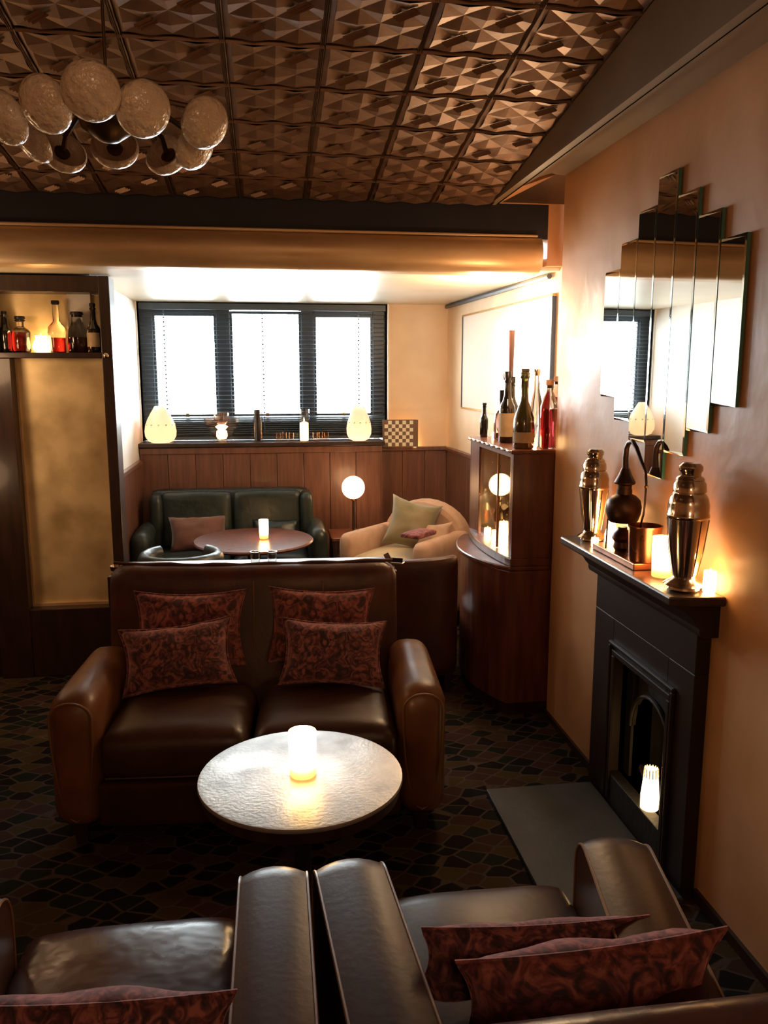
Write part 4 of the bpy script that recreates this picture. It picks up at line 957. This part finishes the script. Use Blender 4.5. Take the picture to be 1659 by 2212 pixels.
def near_chair(name, label, loc, rz, halfw, armw, splay, seat_m, bh=.78, back_y=-.35, curve=.03, body='leather_tan'):
    """local frame: front of the chair towards +y"""
    t = thing(name, label, 'armchair', loc, rz)
    inner = halfw - armw
    bm = new(); box(bm, -inner - .03, inner + .03, -.36, .36, .08, .28); obj('base', bm, body, t, bevel=.02)
    near_arm(t, -halfw + armw / 2, -.34, .42, armw, .59, splay[0]); near_arm(t, halfw - armw / 2, -.34, .42, armw, .59, -splay[1])
    bm = new(); vs = rbox(bm, -inner, inner, -.16, .50, .25, .42, .04, n=11, puff=.028, wob=.006)
    for v in vs:
        if v.co.y > .3: v.co.y += .012 * (1 - (v.co.x / inner) ** 2)
    obj('seat_cushion', bm, seat_m, t, smooth='all')
    bm = new(); tube(bm, [(x, .500 + .012 * (1 - (x / inner) ** 2), .385) for x in [-inner * .94 + inner * 1.88 * i / 10 for i in range(11)]], .005, 6); obj('seat_piping', bm, 'piping_dark', t, smooth=True)
    bm = new(); vs = rbox(bm, -halfw + .03, halfw - .03, -.08, .08, 0, bh - .16, .06, n=11, wob=.003)
    for v in vs:
        if v.co.z > .3: v.co.z -= curve * (v.co.x / halfw) ** 2
        v.co.y += .04 * (v.co.x / halfw) ** 2
    bmesh.ops.transform(bm, matrix=T(0, back_y, .16) @ RX(7), verts=vs); obj('backrest', bm, 'leather_wine', t, smooth='all')
    for sx in (-1, 1):
        for yy in (-.30, .32):
            bm = new(); lathe(bm, [(0, 0), (.018, 0), (.026, .09), (0, .09)], 12, c=(sx * (inner - .02), yy, 0)); obj('foot', bm, 'wood_dark', t)
    return t
near_chair('club_armchair', 'tan leather club armchair nearest the fireplace, seen from behind', (.440, 1.175, 0), 0, .368, .142, (4, 10), 'leather_tan', back_y=-.245, curve=.05, bh=.765)
near_chair('club_armchair', 'leather club armchair with a shiny wine-brown seat, seen from behind', (-.300, 1.165, 0), 1.0, .366, .136, (2, 1.5), 'leather_wine', bh=.66, back_y=-.46)
cushion('wine figured cushion spread across the near fireplace armchair', (.530, 1.20, .450), -2, .46, .225, .13, 14, 'paisley', -4, 21)
cushion('plum figured cushion behind the wide one in the fireplace armchair', (.450, 1.315, .450), 2, .44, .17, .10, 12, 'paisley2', 5, 27)
cushion('wine figured cushion across the shiny wine-brown armchair seat', (-.300, 1.20, .450), -3, .46, .21, .13, 12, 'paisley2', 1, 33)

# ================================================================== CHANDELIER
CX, CY, CZ = -.312, 1.865, 2.115
ch = thing('shell_chandelier', 'chandelier of bubbled pearl glass cups on curved arms', 'chandelier', (CX, CY, 0))
top = cz(CY) - CZ
bm = new(); lathe(bm, [(0, CZ - .045), (.020, CZ - .04), (.055, CZ - .015), (.060, CZ), (.035, CZ + .025), (.0035, CZ + .05), (.003, cz(CY) - .03), (.055, cz(CY) - .022), (.055, cz(CY) - .006), (0, cz(CY) - .006)], 24); obj('hub', bm, 'bronze_dark', ch, smooth=True)
def cup(parent, pos, n_, r, d=.50):
    bm = new(); rows = []
    N_ = 9
    for i in range(N_ + 1):
        a = R(100) * i / N_
        rows.append((r * math.sin(a), r * (1 - math.cos(a)) * d * 1.35))
    pr_ = rows + [(q_[0] - .004, q_[1] + .003) for q_ in rows[::-1][:-1]] + [(0, .004)]
    q = Vector((0, 0, -1)).rotation_difference(Vector(n_)).to_matrix().to_4x4()
    lathe(bm, pr_, 30, mtx=T(*pos) @ q @ T(0, 0, -r * .35))
    c_ = obj('glass_cup', bm, 'capiz', parent, smooth=True, angle=70)
    bm = new(); lathe(bm, [(0, r * .45), (r * .3, r * .50), (r * .34, r * .62), (.008, r * .7), (0, r * .7)], 14, mtx=T(*pos) @ q @ T(0, 0, -r * .35)); obj('socket', bm, 'bronze_dark', parent, smooth=True)
cups = [(-.107, 1.86, 2.112), (-.215, 1.715, 2.092), (-.308, 1.66, 2.104), (-.410, 1.715, 2.093), (-.520, 1.84, 2.100),
        (-.503, 1.98, 2.098), (-.455, 2.06, 2.088), (-.336, 2.08, 2.104), (-.205, 2.04, 2.086), (-.135, 1.97, 2.092)]
for cx_, cy_, cz_ in cups:
    pos = Vector((cx_ - CX, cy_ - CY, cz_)); a = math.atan2(pos.y, pos.x); rr = math.hypot(pos.x, pos.y)
    an = {0: R(-48), 4: R(-132), 9: R(-25), 5: R(-155)}.get(cups.index((cx_, cy_, cz_)), a)
    n_ = Vector((math.cos(an) * .85, math.sin(an) * .85, -.50)).normalized()
    cup(ch, pos, n_, .054)
    e = pos - n_ * .02
    bm = new(); tube(bm, [(.03 * math.cos(a), .03 * math.sin(a), CZ), (rr * .5 * math.cos(a), rr * .5 * math.sin(a), CZ + .045), (e.x * .92, e.y * .92, e.z + .028), tuple(e)], .006, 8); obj('arm', bm, 'bronze_dark', ch, smooth=True)
